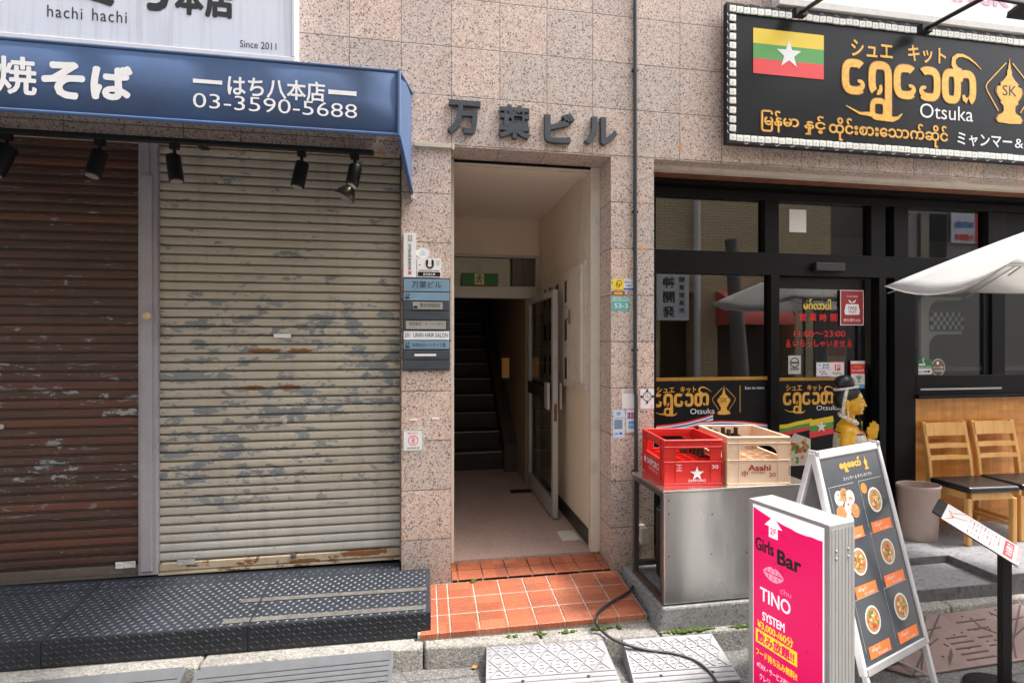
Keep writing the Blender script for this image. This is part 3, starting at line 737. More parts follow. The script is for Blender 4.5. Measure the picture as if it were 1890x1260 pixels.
# ------------------------------------------------------------------ white board above the awning (its top is out of frame)
wb = thing('white_signboard', 'rain streaked white signboard above the blue awning', 'signboard', (-2.2, 0, 3.20))
m, n, b, o = newmat('streaked_white_board'); g = G(n)
s_ = g.noise(1, 6, .7, g.mapping(scale=(26, 1, .9))); q = g.noise(2.0, 3)
c = g.mix(g.math('MULTIPLY', g.step(g.math('ADD', g.math('MULTIPLY', s_, .8), g.math('MULTIPLY', q, .35)), .58, .85), .55), (.63,.655,.70), (.28,.27,.265))
g.link(c, b.inputs['Base Color']); b.inputs['Roughness'].default_value = .4
MB().box(-3.9, -.722, -.10, -.001, 3.205, 4.6).build('board_panel', m, wb, world=True)
a = MB(); a.box(-3.9, -.706, -.106, -.0, 3.180, 3.204); a.box(-.721, -.704, -.106, -.0, 3.2045, 4.6)
a.build('board_frame', 'alu_white', wb, world=True, bevel=.003)
pt(wb, 'hachi', 87, 9, 31, 152, -.102, 'black_ink', .0, space=1.15); pt(wb, 'hachi', 170, 16, 38, 234, -.102, 'black_ink', .0, space=1.15)
pt(wb, 'Since 2011', 443, 74, 87, 510, -.102, 'black_ink')
pt(wb, '本', 322, -42, 26, 376, -.102, 'black_ink', .035); pt(wb, '店', 378, -38, 32, 432, -.102, 'black_ink', .035)
pt(wb, 'ち', 258, -62, 18, 312, -.102, 'black_ink', .05)
pt(wb, 'ミ', 130, -70, 5, 215, -.102, 'black_ink', .05)

# ------------------------------------------------------------------ blue awning
AY = -.75; AT, AB = 2.848, 2.560; AX0, AX1 = -3.9, -.115
aw = thing('shop_awning', 'dark blue cloth awning with white Japanese lettering over the shutters', 'awning', (-2.0, -.4, 2.5))
a = MB(); N = 24
vs = []; fs = []
for i in range(N+1):
    x = AX0 + (AX1-AX0)*i/N; dy = .004*math.sin(i*1.7) ; 
    vs += [(x, 0, 3.10), (x, AY*.5+.01, 2.985+.004*math.sin(i*2.1)), (x, AY+.012, AT+.002), (x, AY, AT-.012), (x, AY-.001+dy*.4, (AT+AB)/2), (x, AY, AB)]
for i in range(N):
    for k in range(5): fs.append((i*6+k, i*6+k+1, (i+1)*6+k+1, (i+1)*6+k))
a.add(vs, fs); can = a.build('canopy_cloth', 'awning', aw, smooth=40, world=True)
md = can.modifiers.new('t', 'SOLIDIFY'); md.thickness = .004; md.offset = -1
a = MB(); xw_, xf = -.072, AX1
pan = [(xw_, 0, 3.10), (xw_-.018, AY*.5, 2.985), (xf, AY+.010, AT), (xf, AY, AT-.012), (xf, AY, AB-.005), (xf+.006, AY*.93, AB-.012), (xw_, -.02, 2.495), (xw_, 0, 2.50)]
a.add(pan + [(p[0]-.006, p[1], p[2]) for p in pan], [tuple(range(8)), tuple(reversed(range(8, 16)))] + [(i, i+8, (i+1) % 8 + 8, (i+1) % 8) for i in range(8)])
a.build('side_panel', 'awning', aw, world=True)
a = MB()
a.tube([(AX1+.004, AY-.002, AB-.004), (AX1+.006, AY-.002, AT), (AX1+.02, AY*.5, 2.988), (-.068, -.006, 3.10)], .008, 8)
a.tube([(AX1+.004, AY-.002, AB-.006), (-.066, -.02, 2.497)], .010, 8); a.tube([(AX0, AY, AB), (AX1, AY, AB)], .009, 8)
a.tube([(AX0, AY+.004, AT), (AX1, AY+.004, AT)], .007, 8)
a.build('awning_piping', 'awning', aw, smooth=60, world=True)
a = MB()
for x in (-3.2, -2.1, -1.0, -.16): a.bar((x, -.01, 3.06), (x, AY+.02, AT-.02), .02, .02)
a.build('awning_frame', 'dark_steel', aw, world=True)
for px in (763,): MB().box(-.074, -.055, -.05, -.002, 2.47, 2.50).build('awning_bracket', 'cream_metal', aw, world=True)
ay = AY - .004
for body, bx, bd in (('焼', (-10,101,172,68), .022), ('そ', (76,110,180,157), .05), ('ば', (167,117,183,245), .05), ('ー', (356,145,153,410), .02), ('はち八本店', (420,138,176,600), .02), ('ー', (606,165,174,658), .02), ('03-3590-5688', (356,171,198,659), -.004)):
    pt(aw, body, *bx, ay, 'white_ink', bd)

# ------------------------------------------------------------------ light track with spotlights under the awning
tk = thing('light_track', 'black lighting track running under the blue awning', 'light track', (-1.4, -.05, 2.70))
TY = -.10
MB().box(-3.6, at(690,275,TY)[0], TY-.018, TY+.018, 2.690, 2.714).build('track_rail', 'black_plastic', tk, world=True, bevel=.002)
a = MB()
for x in (-3.2, -2.2, -1.2, -.40): a.box(x-.02, x+.02, TY+.019, -.001, 2.695, 2.71)
a.build('rail_bracket', 'black_plastic', tk, world=True)
x = at(690,275,TY)[0]; a = MB(); a.tube([(x+.002, TY, 2.70),(x+.03, TY, 2.70)], .007, 8); a.ball((x+.045, TY-.005, 2.695), .017); a.tube([(x+.03,TY,2.69),(x+.03,TY,2.662)], .004, 6)
a.build('cable_gland', plain('tan_putty', (.42,.26,.13), .7), tk, world=True, smooth=60)
def spot(px, tx, ty, label, par=False, L=.145, r=.036):
    x = at(px, 270, TY)[0]
    t = thing('track_spotlight', label, 'spotlight', (x, TY, 2.690), 0, 'spotlights hanging from the black track')
    a = MB(); a.box(-.022, .022, -.014, .014, -.032, -.0005); a.tube([(0,0,-.032),(0,0,-.055),(tx*.03, -.004, -.075)], .009, 8); a.build('mount', 'black_plastic', t, smooth=40)
    T = Matrix.Translation((tx*.03, -.004, -.068)) @ Matrix.Rotation(ty, 4, 'X') @ Matrix.Rotation(math.atan(tx), 4, 'Y')
    if not par:
        MB().lathe([(r*.9,-L),(r,-L+.004),(r,-.006),(r*.92,0)], 24, 0, T).build('lamp_body', 'black_plastic', t, smooth=40)
        MB().lathe([(r*.8,-L-.0015),(r*.8,-L-.0004)], 20, 0, T).build('lens', 'silver', t)
    else:
        MB().lathe([(r*.9,-.115),(r,-.11),(r,-.006),(r*.9,0)], 24, 0, T).build('lamp_body', 'black_plastic', t, smooth=40)
        T2 = T @ Matrix.Translation((0,0,-.112)) @ Matrix.Rotation(R(18), 4, 'Y')
        MB().lathe([(.024,-.018),(.027,-.002)], 20, 0, T2).build('bulb_neck', 'cream_metal', t, smooth=40)
        MB().lathe([(.058,-.088),(.059,-.084),(.056,-.066),(.044,-.042),(.028,-.019)], 28, 0, T2).build('reflector', plain('smoked_reflector', (.10,.075,.06), .3, .5), t, smooth=50)
        MB().lathe([(.053,-.0895),(.055,-.0885)], 28, 0, T2).build('lens', 'silver', t)
spot(12, .25, R(-14), 'leftmost black spotlight under the awning, cut by the photo edge', L=.16, r=.045)
spot(184, .12, R(-14), 'black spotlight in front of the brown shutter')
spot(322, -.17, R(-6), 'black spotlight beside the grey shutter post, over the beige shutter')
spot(557, .18, R(-6), 'plain black spotlight left of the one with a bare bulb')
spot(655, .18, R(-4), 'rightmost spotlight, holding a flared reflector bulb', True)

# ------------------------------------------------------------------ conduits and wall boxes
x = at(1173, 400, -.02)[0]
cn = thing('black_conduit', 'thin black conduit running down the granite beside the restaurant front', 'conduit', (x, -.016, .25))
a = MB(); a.tube([(0,0,5.5),(0,0,1.07),(.006,0,1.03),(.006,0,.0)], .0125, 12); a.build('conduit_pipe', plain('black_conduit_pvc', (.035,.038,.045), .45), cn, smooth=60)
for z in (.55, 1.32, 2.2, 3.1): MB().box(-.02, .02, -.004, .015, z, z+.012).build('pipe_clip', 'black_plastic', cn)
a = MB(); x0, z1 = at(768, 264, 0); x1, z0 = at(836, 277, 0); a.box(x0-.01, x1, -.025, -.001, 2.785, 2.812); a.box(x1-.006, x1+.006, -.03, -.0005, 2.775, 2.812)
tag(a.build('cable_duct', plain('ivory_duct', (.52,.47,.36), .5), bevel=.002), 'short ivory cable duct on the granite beside the awning', 'duct')
ob = thing('wall_outlet', 'ivory outlet box on the granite behind the steel cabinet', 'outlet', (*at(1184, 990, -.04)[:1], -.03, at(1184, 990, -.04)[1]))
MB().box(-.045, .03, -.005, .028, -.06, .07).build('back_plate', plain('ivory_plastic', (.55,.52,.44), .5), ob, bevel=.004)
a = MB(); a.hexa([(-.02,-.06,-.03),(.045,-.06,-.03),(.045,-.0055,-.03),(-.02,-.0055,-.03)], [(-.012,-.04,.06),(.035,-.04,.06),(.035,-.0055,.06),(-.012,-.0055,.06)]); a.build('cover', plain('ivory_plastic', (.55,.52,.44), .5), ob, bevel=.008)

# ------------------------------------------------------------------ building directory
x0, x1 = -.123, .157
di = thing('building_directory', 'blue grey tenant directory on the granite pillar left of the doorway', 'directory', ((x0+x1)/2, -.001, 1.455))
MB().box(x0, x1, -.010, -.001, 1.455, 2.008).build('back_plate', plain('directory_frame', (.10,.11,.125), .4, .3), di, world=True)
dy = -.020
def dplate(yt, yb, mat, xl=745, xr=829, ):
    bx = pbox(xl, yt, yb, xr, -.02)
    return MB().box(bx[0], bx[2], dy, -.0105, bx[1], bx[3]).build('name_plate', mat, di, world=True, bevel=.0015)
rows = [(515,537,'slate'),(539,554,'slate'),(556,572,'slate_dark'),(574,589,'slate_dark'),(591,608,'slate_dark'),(611,627,'white'),(629,644,'slate'),(647,663,'slate_dark'),(665,681,'slate_dark')]
for yt, yb, mt in rows: dplate(yt, yb, mt)
a = MB(); bx = pbox(762,557,570,817,-.022); a.plate(*bx, -.0225); bx = pbox(749,592,607,823,-.022); a.plate(*bx, -.0225); a.build('insert_plate', 'silver', di, world=True)
MB().plate(*pbox(765,653,657,805,-.022), -.0225).build('insert_label', 'sticker_white', di, world=True)
for body, bx, mt in (('万葉ビル',(760,518,531,815),'black_ink'),('3F',(748,541,547,757),'black_ink'),('東信合同会社',(775,559,567,813),'black_ink'),('株式会社　オーシーエス',(755,594,600,818),'black_ink'),
                     ('201  UNIN HAIR SALON',(747,614,622,827),'black_ink'),('2F',(747,631,637,757),'black_ink'),('有限会社ハツダイ工業',(761,633,640,823),'black_ink')):
    pt(di, body, *bx, -.0242, mt, .0, 2)
for yy_ in (549.5, 640): x, z = at(752, yy_, -.024); MB().disc(x, z, .014, .006, -.0242, .0006, 18).build('floor_badge', 'black_ink', di, world=True)
x, z = at(767, 566.5, -.024); MB().disc(x, z, .013, .008, -.0242, .0006, 18).build('floor_badge', 'black_ink', di, world=True)

# ------------------------------------------------------------------ plates and stickers on the granite
def sticker(name, label, cat, px, base, Y=-.0015, rows=(), texts=(), discs=(), group=None, th=.0013):
    x0, z0, x1, z1 = pbox(*px, Y)
    t = thing(name, label, cat, ((x0+x1)/2, -.0002, z0), 0, group)
    T = Matrix.Identity(4)
    MB().plate(x0, z0, x1, z1, Y, 0, th).build('backing', base, t, world=True)
    k = {}
    for i_, (a0, b0, a1, b1, mt) in enumerate(rows):
        k.setdefault(mt, MB()).box(x0+(x1-x0)*a0, x0+(x1-x0)*a1, Y-.0007-.00004*i_, Y-.0002, z0+(z1-z0)*b0, z0+(z1-z0)*b1)
    for (cx, cz, r, mt, ring) in discs:
        q = k.setdefault(mt, MB()); X, Z = x0+(x1-x0)*cx, z0+(z1-z0)*cz; rr = r*(x1-x0)
        if ring: q.ring(X, Z, rr*(1-ring), rr, Y-.0011)
        else: q.disc(X, Z, rr, rr, Y-.0011, .0006)
    for mt, q in k.items(): q.build('printed_mark', mt, t, world=True)
    for (body, a0, b0, a1, b1, mt) in texts:
        MB().text(body, x0+(x1-x0)*a0, z0+(z1-z0)*b0, x0+(x1-x0)*a1, z0+(z1-z0)*b1, Y-.0017, .01, 0, None, 2).build('lettering', mt, t, world=True)
    return t
ch = '生活衛生同業組合員'
sticker('narrow_plate', 'tall narrow white plate with vertical Japanese text above the directory', 'plate', (745,430,511,768), 'sticker_white', -.012,
        rows=((.36,.055,.66,.165,'pink_pale'),), texts=tuple((c_, .36, .70-.066*i, .62, .755-.066*i, 'black_ink') for i, c_ in enumerate(ch)) + (('章',.38,.07,.60,.12,'black_ink'),)
        + tuple((c_, .34, .92-.05*i, .50, .955-.05*i, 'black_ink') for i, c_ in enumerate('飲食業')) + tuple((c_, .54, .92-.05*i, .70, .955-.05*i, 'black_ink') for i, c_ in enumerate('東京都')), th=.011)
x, z = at(780.5, 467, -.002); t = thing('oval_sticker', 'pale oval sticker with a light blue triangle on the pillar', 'sticker', (x, -.0002, z-.03))
MB().disc(x, z, .041, .031, -.002, .0015, 32).build('backing', 'sticker_white', t, world=True)
MB().prism([(x-.018,z-.008),(x+.018,z-.008),(x,z+.018)], -.003, -.0023).build('printed_mark', plain('faded_cyan', (.48,.68,.74), .5), t, world=True)
t = sticker('membership_plate', 'white membership plate with a big dark U shaped mark', 'plate', (770,476,511,814), 'sticker_white', -.008,
        rows=((.03,.04,.97,.27,'charcoal'),(.40,.66,.46,.93,'charcoal'),(.60,.66,.66,.93,'charcoal'),(.78,.75,.95,.76,'charcoal'),(.78,.65,.95,.66,'charcoal'),(.78,.86,.95,.87,'charcoal')),
        texts=(('組合員之章',.25,.09,.75,.22,'white_ink'),('東京都飲食業生活衛生同業組合',.06,.31,.94,.38,'black_ink')), discs=((.10,.64,.03,'charcoal',0),), th=.007)
x0, z0, x1, z1 = pbox(770,476,511,814,-.008)
a = MB(); cx, cz = x0+.53*(x1-x0), z0+.66*(z1-z0)
a.ring(cx, cz, .014, .024, -.0098, n=28, k0=14, k1=28); a.plate(cx-.0235, cz, cx-.0135, cz+.026, -.0100, 0, .0008); a.plate(cx+.0135, cz, cx+.0235, cz+.026, -.0100, 0, .0008); a.build('printed_mark', 'charcoal', t, world=True)
sticker('round_mark_notice', 'white square notice with a red ring low on the left pillar', 'sticker', (743,793,833,782), 'sticker_white', rows=((.02,.02,.98,.04,'moss_green'),(.02,.96,.98,.98,'moss_green'),(.02,.02,.045,.98,'moss_green'),(.955,.02,.98,.98,'moss_green')),
        texts=(('喫煙できません',.25,.80,.75,.87,'red_ink'),('全席禁煙',.2,.12,.8,.19,'moss_green')), discs=((.5,.50,.24,'red_ink',.13),(.5,.57,.075,'red_ink',.4),(.5,.43,.075,'red_ink',.4)))
sticker('camera_sticker', 'small yellow and white security camera sticker on the right pillar', 'sticker', (1131,515,534,1170), 'yellow', rows=((.52,.0,1.0,1.0,'sticker_white'),(.52,.0,1.0,.16,'cobalt')),
        texts=(('防犯カメラ',.55,.62,.97,.86,'cobalt'),('作動中',.60,.26,.92,.50,'cobalt')), discs=((.24,.40,.10,'black_ink',.2),(.30,.62,.13,'black_ink',.2)))
sticker('brass_plate', 'tiny brass plate between the yellow sticker and the teal plaque', 'plate', (1129,537,545,1153), 'brown_print', rows=((.15,.2,.85,.8,'gold'),))
sticker('address_plaque', 'faded teal address plaque reading 53-3 on the right pillar', 'plaque', (1129,547,573,1162), 'teal', rows=((.0,.70,1.0,.74,'sticker_white'),), texts=(('53-3',.15,.18,.90,.52,'white_ink'),('南大塚三丁目',.08,.78,.95,.95,'white_ink')))
sticker('wifi_notice', 'white wi-fi notice on the granite just left of the conduit', 'sticker', (1148,718,754,1172), 'sticker_white', rows=((.08,.80,1.0,.815,'charcoal'),(.08,.93,1.0,.945,'charcoal')), texts=(('Wi-Fiスポット',.12,.83,.95,.92,'black_ink'),))
x0, z0, x1, z1 = pbox(1182,718,754,1207,-.0015)
t = sticker('emblem_sticker', 'white sticker with a black round emblem and four small diamonds right of the conduit', 'sticker', (1182,718,754,1207), 'sticker_white', discs=((.5,.62,.33,'charcoal',.16),(.42,.68,.10,'charcoal',.2),(.58,.58,.10,'charcoal',.2)), rows=((.78,.08,.92,.18,'pink_pale'),))
a = MB(); cx, cz = (x0+x1)/2, z0+.62*(z1-z0); q = .40*(x1-x0)
for k in range(4):
    ca, sa = math.cos(k*math.pi/2), math.sin(k*math.pi/2)
    a.prism([(cx+ca*q-sa*.010, cz+sa*q+ca*.010), (cx+ca*q-ca*.007, cz+sa*q-sa*.007), (cx+ca*q+sa*.010, cz+sa*q-ca*.010), (cx+ca*(q+.012), cz+sa*(q+.012))][::-1], -.0030, -.0024)
a.build('printed_mark', 'charcoal', t, world=True)
sticker('card_sticker', 'pale blue strip of card logos at the foot of the right pillar', 'sticker', (1132,757,808,1153), plain('pale_blue_print', (.58,.68,.76), .4), rows=((.08,.32,.80,.66,'slate'),(.15,.12,.40,.19,'skyblue'),(.52,.12,.78,.20,'cobalt')), discs=((.42,.88,.14,'cobalt',.3),(.52,.88,.14,'skyblue',.3)), texts=(('DINERS CLUB',.1,.70,.9,.75,'slate'),))
sticker('card_logo_sticker', 'white card sticker with red, green and blue bars beside the conduit', 'sticker', (1156,756,797,1174), 'sticker_white', rows=((.12,.60,.40,.88,'cobalt'),(.44,.60,.68,.88,'red'),(.72,.60,.98,.88,'green'),(.22,.16,.95,.48,'skyblue')), texts=(('J C B',.15,.68,.95,.80,'white_ink'),('AMEX',.28,.25,.92,.38,'white_ink')))
for i, (px, py) in enumerate(((1182,375),(1183,459),(1255,271))):
    x, z = at(px, py, -.001); a = MB(); a.add([(x+.016*rnd.uniform(.7,1.1)*math.cos(k*.785), -.003*(k == 8), z+.019*rnd.uniform(.7,1.1)*math.sin(k*.785)) for k in range(8)] + [(x,-.003,z)], [(k, (k+1) % 8, 8) for k in range(8)])
    tag(a.build('putty_patch', plain('orange_putty', (.62,.30,.13), .7)), ['orange putty dab on the upper tile joint right of the conduit', 'orange putty dab on the lower tile joint right of the conduit', 'orange putty dab below the letters, left of the big black sign'][i], 'putty')
for i, (px, py) in enumerate(((762,774),(804,772))):
    x, z = at(px, py, -.001); a = MB(); a.box(x-.022, x+.022, -.0025, -.0004, z-.006, z+.006)
    tag(a.build('sticker_remnant', 'sticker_white', bevel=.002), ['larger white sticker remnant above the ring notice', 'faint white sticker remnant beside the door frame'][i], 'sticker')
# ------------------------------------------------------------------ restaurant sign ringed with LED modules
SYY = -.08
sg = thing('restaurant_signboard', 'big black restaurant signboard with gold lettering, a flag and a border of white lights', 'signboard', (3.2, 0, 2.885))
sx0, sx1, sz0, sz1 = 1.930, 5.7, 2.914, 3.793
MB().box(sx0+.008, sx1, SYY, -.052, sz0+.004, sz1-.004).build('sign_panel', 'sign_black', sg, world=True)
MB().box(sx0+.25, sx0+.29, -.0515, -.001, sz0+.05, sz1-.05).build('sign_bracket', 'charcoal', sg, world=True); MB().box(sx1-.5, sx1-.46, -.0515, -.001, sz0+.05, sz1-.05).build('sign_bracket', 'charcoal', sg, world=True)
a = MB(); e = .012
a.box(sx0-e, sx0+.0075, SYY-.012, -.050, sz0-e, sz1+e); a.box(sx0+.008, sx1, SYY-.012, -.050, sz0-e, sz0+.0035); a.box(sx0+.008, sx1, SYY-.012, -.050, sz1-.0035, sz1+e)
a.build('sign_frame', 'charcoal', sg, world=True)
wm = MB(); wm.plate(sx0+.0085, sz0+.0045, sx0+.052, sz1-.0045, SYY-.002, 0, .0018); wm.plate(sx0+.0525, sz1-.050, sx1-.01, sz1-.0045, SYY-.002, 0, .0018); wm.plate(sx0+.0525, sz0+.0045, sx1-.01, sz0+.050, SYY-.002, 0, .0018)
wm.build('light_border', 'black_plastic', sg, world=True)
led = None
def ledmod(x, z):
    global led
    nled[0] += 1
    if nled[0] > 100:
        rest.box(x-.0225, x+.0225, SYY-.0155, SYY-.0035, z-.020, z+.020); return
    if led is None:
        a = MB(); a.box(-.0225, .0225, -.012, 0, -.0200, .0200); a.box(-.005, .005, -.0165, -.0125, -.005, .005, 1)
        led = a.build('led_module', ['led', plain('amber_chip', (.7,.6,.35), .3)], sg, bevel=.003, seg=1); led.location = Vector((x, SYY-.0035, z)) - sg.location
    else:
        o = led.copy(); COL.objects.link(o); o.location = Vector((x, SYY-.0035, z)) - sg.location; o.rotation_euler = (0, rnd.uniform(-.06,.06), 0)
nv = 15
nled = [0]; rest = MB()
for i in range(nv): ledmod(sx0+.028, sz0+.026+(sz1-sz0-.052)*i/(nv-1) + rnd.uniform(-.002,.002))
x = sx0+.028+.0502
while x < 5.0:
    ledmod(x, sz1-.026+rnd.uniform(-.002,.002)); ledmod(x, sz0+.026+rnd.uniform(-.002,.002)); x += .0502
rest.build('led_module', 'led', sg, world=True)['kind'] = 'stuff'
def loop(*p): MB().tube(p, .0018, 5).build('wire_loop', 'sticker_white', sg, world=True)
for i in range(16):
    zz = sz0+.05+i*.05; loop((sx0+.01,SYY-.008,zz),(sx0-.012,SYY-.014,zz+.01),(sx0-.008,SYY-.010,zz+.025))
x = sx0+.1
while x < 4.4: loop((x,SYY-.008,sz0+.01),(x+.02,SYY-.013,sz0-.012),(x+.05,SYY-.010,sz0+.004)); loop((x,SYY-.008,sz1-.008),(x+.02,SYY-.013,sz1+.012),(x+.05,SYY-.010,sz1-.004)); x += .11
SYT = SYY - .0025
fx0, fz0, fx1, fz1 = 2.110, 3.372, 2.627, 3.666
h = (fz1-fz0)/3
fl = MB(); fl.plate(fx0, fz0+2*h, fx1, fz1, SYT, 0, .002); fl.plate(fx0, fz0+h, fx1, fz0+2*h, SYT, 1, .002); fl.plate(fx0, fz0, fx1, fz0+h, SYT, 2, .002); fl.star((fx0+fx1)/2, (fz0+fz1)/2-.005, .095, SYT-.0014, 3)
fl.build('flag_print', ['yellow','green','red','white_ink'], sg, world=True)

def gold_text(parent, body, px, Y, bold=.03, edge=.022, world=True, res=4):
    x0, z0, x1, z1 = pbox(*px, Y)
    d = .006
    MB().text(body, x0-d, z0-d, x1+d, z1+d, Y, bold+edge, 0, None, res).build('lettering', 'gold_dark', parent, world=True)
    MB().text(body, x0, z0, x1, z1, Y-.0012, bold, 0, None, res).build('lettering', 'gold', parent, world=True)
pt(sg, 'シュエ', 1571, 72, 103, 1648, SYT, 'gold', .02); pt(sg, 'キット', 1676, 82, 113, 1746, SYT, 'gold', .02)
pt(sg, 'Otsuka', 1698, 190, 217, 1796, SYT, 'white_ink', .0)
pt(sg, 'ミャンマー', 1767, 244, 268, 1868, SYT, 'white_ink', .02); pt(sg, '&', 1873, 256, 273, 1889, SYT, 'white_ink', .01); pt(sg, 'タイ料理', 1896, 258, 283, 1990, SYT, 'white_ink', .02)
gold_text(sg, 'ြမန်မာ', (1405,203,242,1474), SYT, .012, .02); gold_text(sg, 'နှင့်', (1485,213,248,1523), SYT, .012, .02)
gold_text(sg, 'ထိုင်းစားေသာက်ဆိုင်', (1530,216,258,1749), SYT, .012, .02)

# heavy gold logo letters: stroked outlines in a unit frame
STK = [0]
def stroke(mb, pts, r0, y, r1=None, mi=0, closed=False):
    """thick flat stroke along pts (x,z); each stroke sits a hair apart from the last"""
    STK[0] += 1; y -= (STK[0] % 14)*.00004
    n = len(pts); vs = []; fs = []
    for i, p in enumerate(pts):
        a = pts[max(i-1, 0)]; b_ = pts[min(i+1, n-1)]
        dx, dz = b_[0]-a[0], b_[1]-a[1]; L = math.hypot(dx, dz) or 1; nx, nz = -dz/L, dx/L
        r = r0 if r1 is None else r0+(r1-r0)*i/(n-1)
        vs += [(p[0]+nx*r, y, p[1]+nz*r), (p[0]-nx*r, y, p[1]-nz*r)]
    for i in range(n-1): fs.append((2*i, 2*i+1, 2*i+3, 2*i+2))
    mb.add(vs, [tuple(f) for f in fs], mi)
def arc(cx, cz, rx, rz, a0, a1, n=14): return [(cx+rx*math.cos(R(a0+(a1-a0)*i/n)), cz+rz*math.sin(R(a0+(a1-a0)*i/n))) for i in range(n+1)]
def sq(cx, cz, rx, rz, a0, a1, n=28, k=3.2):      # squarish round (superellipse) arc
    o = []
    for i in range(n+1):
        t = R(a0+(a1-a0)*i/n); c, s = math.cos(t), math.sin(t)
        o.append((cx+rx*math.copysign(abs(c)**(2/k), c), cz+rz*math.copysign(abs(s)**(2/k), s)))
    return o
def logo(parent, ox, oz, W, y):
    """five letter gold word mark; unit width 1, main letters 0.27 high"""
    def put(k, mat, yy):
        mb = MB(); P_ = lambda q: [(ox+W*a, oz+W*b_) for a, b_ in q]; t = W*(.0245+k)
        for cx in (.090, .465):                                  # open rings facing right
            stroke(mb, P_(sq(cx, .0, .064, .086, 48, 312)), t, yy)
            stroke(mb, P_(arc(cx+.036, -.046, .024, .022, -70, 120)), t*.75, yy, t*.35)
        stroke(mb, P_(sq(.277, .0, .060, .088, 0, 235)), t, yy)
        stroke(mb, P_([(.337, .02), (.337, -.25)]), t, yy)
        stroke(mb, P_(arc(.262, -.055, .020, .028, -110, 40)), t*.75, yy, t*.35)
        stroke(mb, P_(sq(.268, -.190, .048, .052, 0, 360)), t*.72, yy)
        stroke(mb, P_([(.345, -.238), (.27, -.242), (.20, -.225), (.13, -.226), (.03, -.185)]), t*.95, yy, t*.1)
        stroke(mb, P_([(.32, -.240), (.37, -.247), (.41, -.235), (.44, -.205)]), t*.9, yy, t*.1)
        stroke(mb, P_(sq(.640, .0, .062, .086, 132, -132)), t, yy)
        stroke(mb, P_(arc(.606, -.046, .024, .022, 250, 60)), t*.75, yy, t*.35)
        stroke(mb, P_(sq(.812, .0, .048, .088, 0, 360)), t, yy)
        stroke(mb, P_(sq(.925, .0, .054, .088, 165, -70)), t, yy)
        stroke(mb, P_([(.936,-.085),(.912,-.075),(.905,-.05)]), t*.8, yy, t*.4)
        stroke(mb, P_([(.885,.098),(.850,.112),(.828,.145),(.832,.182),(.860,.204),(.900,.208),(.950,.194),(1.0,.164),(1.045,.128)]), t*.9, yy, t*.08)
        return mb.build('lettering', mat, parent, world=True)
    put(.0055, 'gold_dark', y); put(0.0, 'gold', y-.0012)
def pagoda(parent, cx, cz, H, y):
    """gold finial emblem inside a thin rounded diamond"""
    pr = [(.0,1.0),(.012,.90),(.022,.87),(.02,.84),(.045,.79),(.04,.74),(.10,.66),(.16,.61),(.15,.57),(.22,.55),(.235,.48),(.205,.41),(.15,.34),(.16,.31),(.11,.27),(.10,.20),(.12,.16),(.20,.12),(.235,.06),(.20,.01),(.0,.0)]
    def pl(s, mb, yy): mb.prism([(cx-(p[0]*s)*H, cz+(p[1]-.5)*H) for p in pr] + [(cx+(p[0]*s)*H, cz+(p[1]-.5)*H) for p in pr[-2:0:-1]], yy, yy+.0006)
    a = MB(); pl(1.12, a, y-.0004); a.build('emblem', 'gold_dark', parent, world=True)
    a = MB(); pl(1.0, a, y-.0014); a.build('emblem', 'gold', parent, world=True)
    a = MB(); d = [(cx-.42*H, cz+.02*H), (cx-.40*H, cz-.04*H), (cx-.24*H, cz-.28*H)]
    stroke(a, [(cx-.06*H, cz+.42*H), (cx-.40*H, cz+.09*H), (cx-.43*H, cz+.03*H), (cx-.40*H, cz-.04*H), (cx-.20*H, cz-.32*H)], .009*H, y-.001)
    stroke(a, [(cx+.20*H, cz-.32*H), (cx+.40*H, cz-.04*H), (cx+.43*H, cz+.03*H), (cx+.40*H, cz+.09*H), (cx+.06*H, cz+.42*H)], .009*H, y-.001)
    a.build('emblem', 'gold', parent, world=True)
    MB().text('SK', cx-.13*H, cz-.08*H, cx+.13*H, cz+.08*H, y-.0022, .0, 0, None, 3).build('lettering', 'black_ink', parent, world=True)
xa, za = at(1551, 143, SYT); xb, _ = at(1803, 175, SYT)
logo(sg, xa+.01, za+.012, (xb-xa)*.98, SYT)
xc, zc = at(1863, 168, SYT); pagoda(sg, xc, zc, .47, SYT)

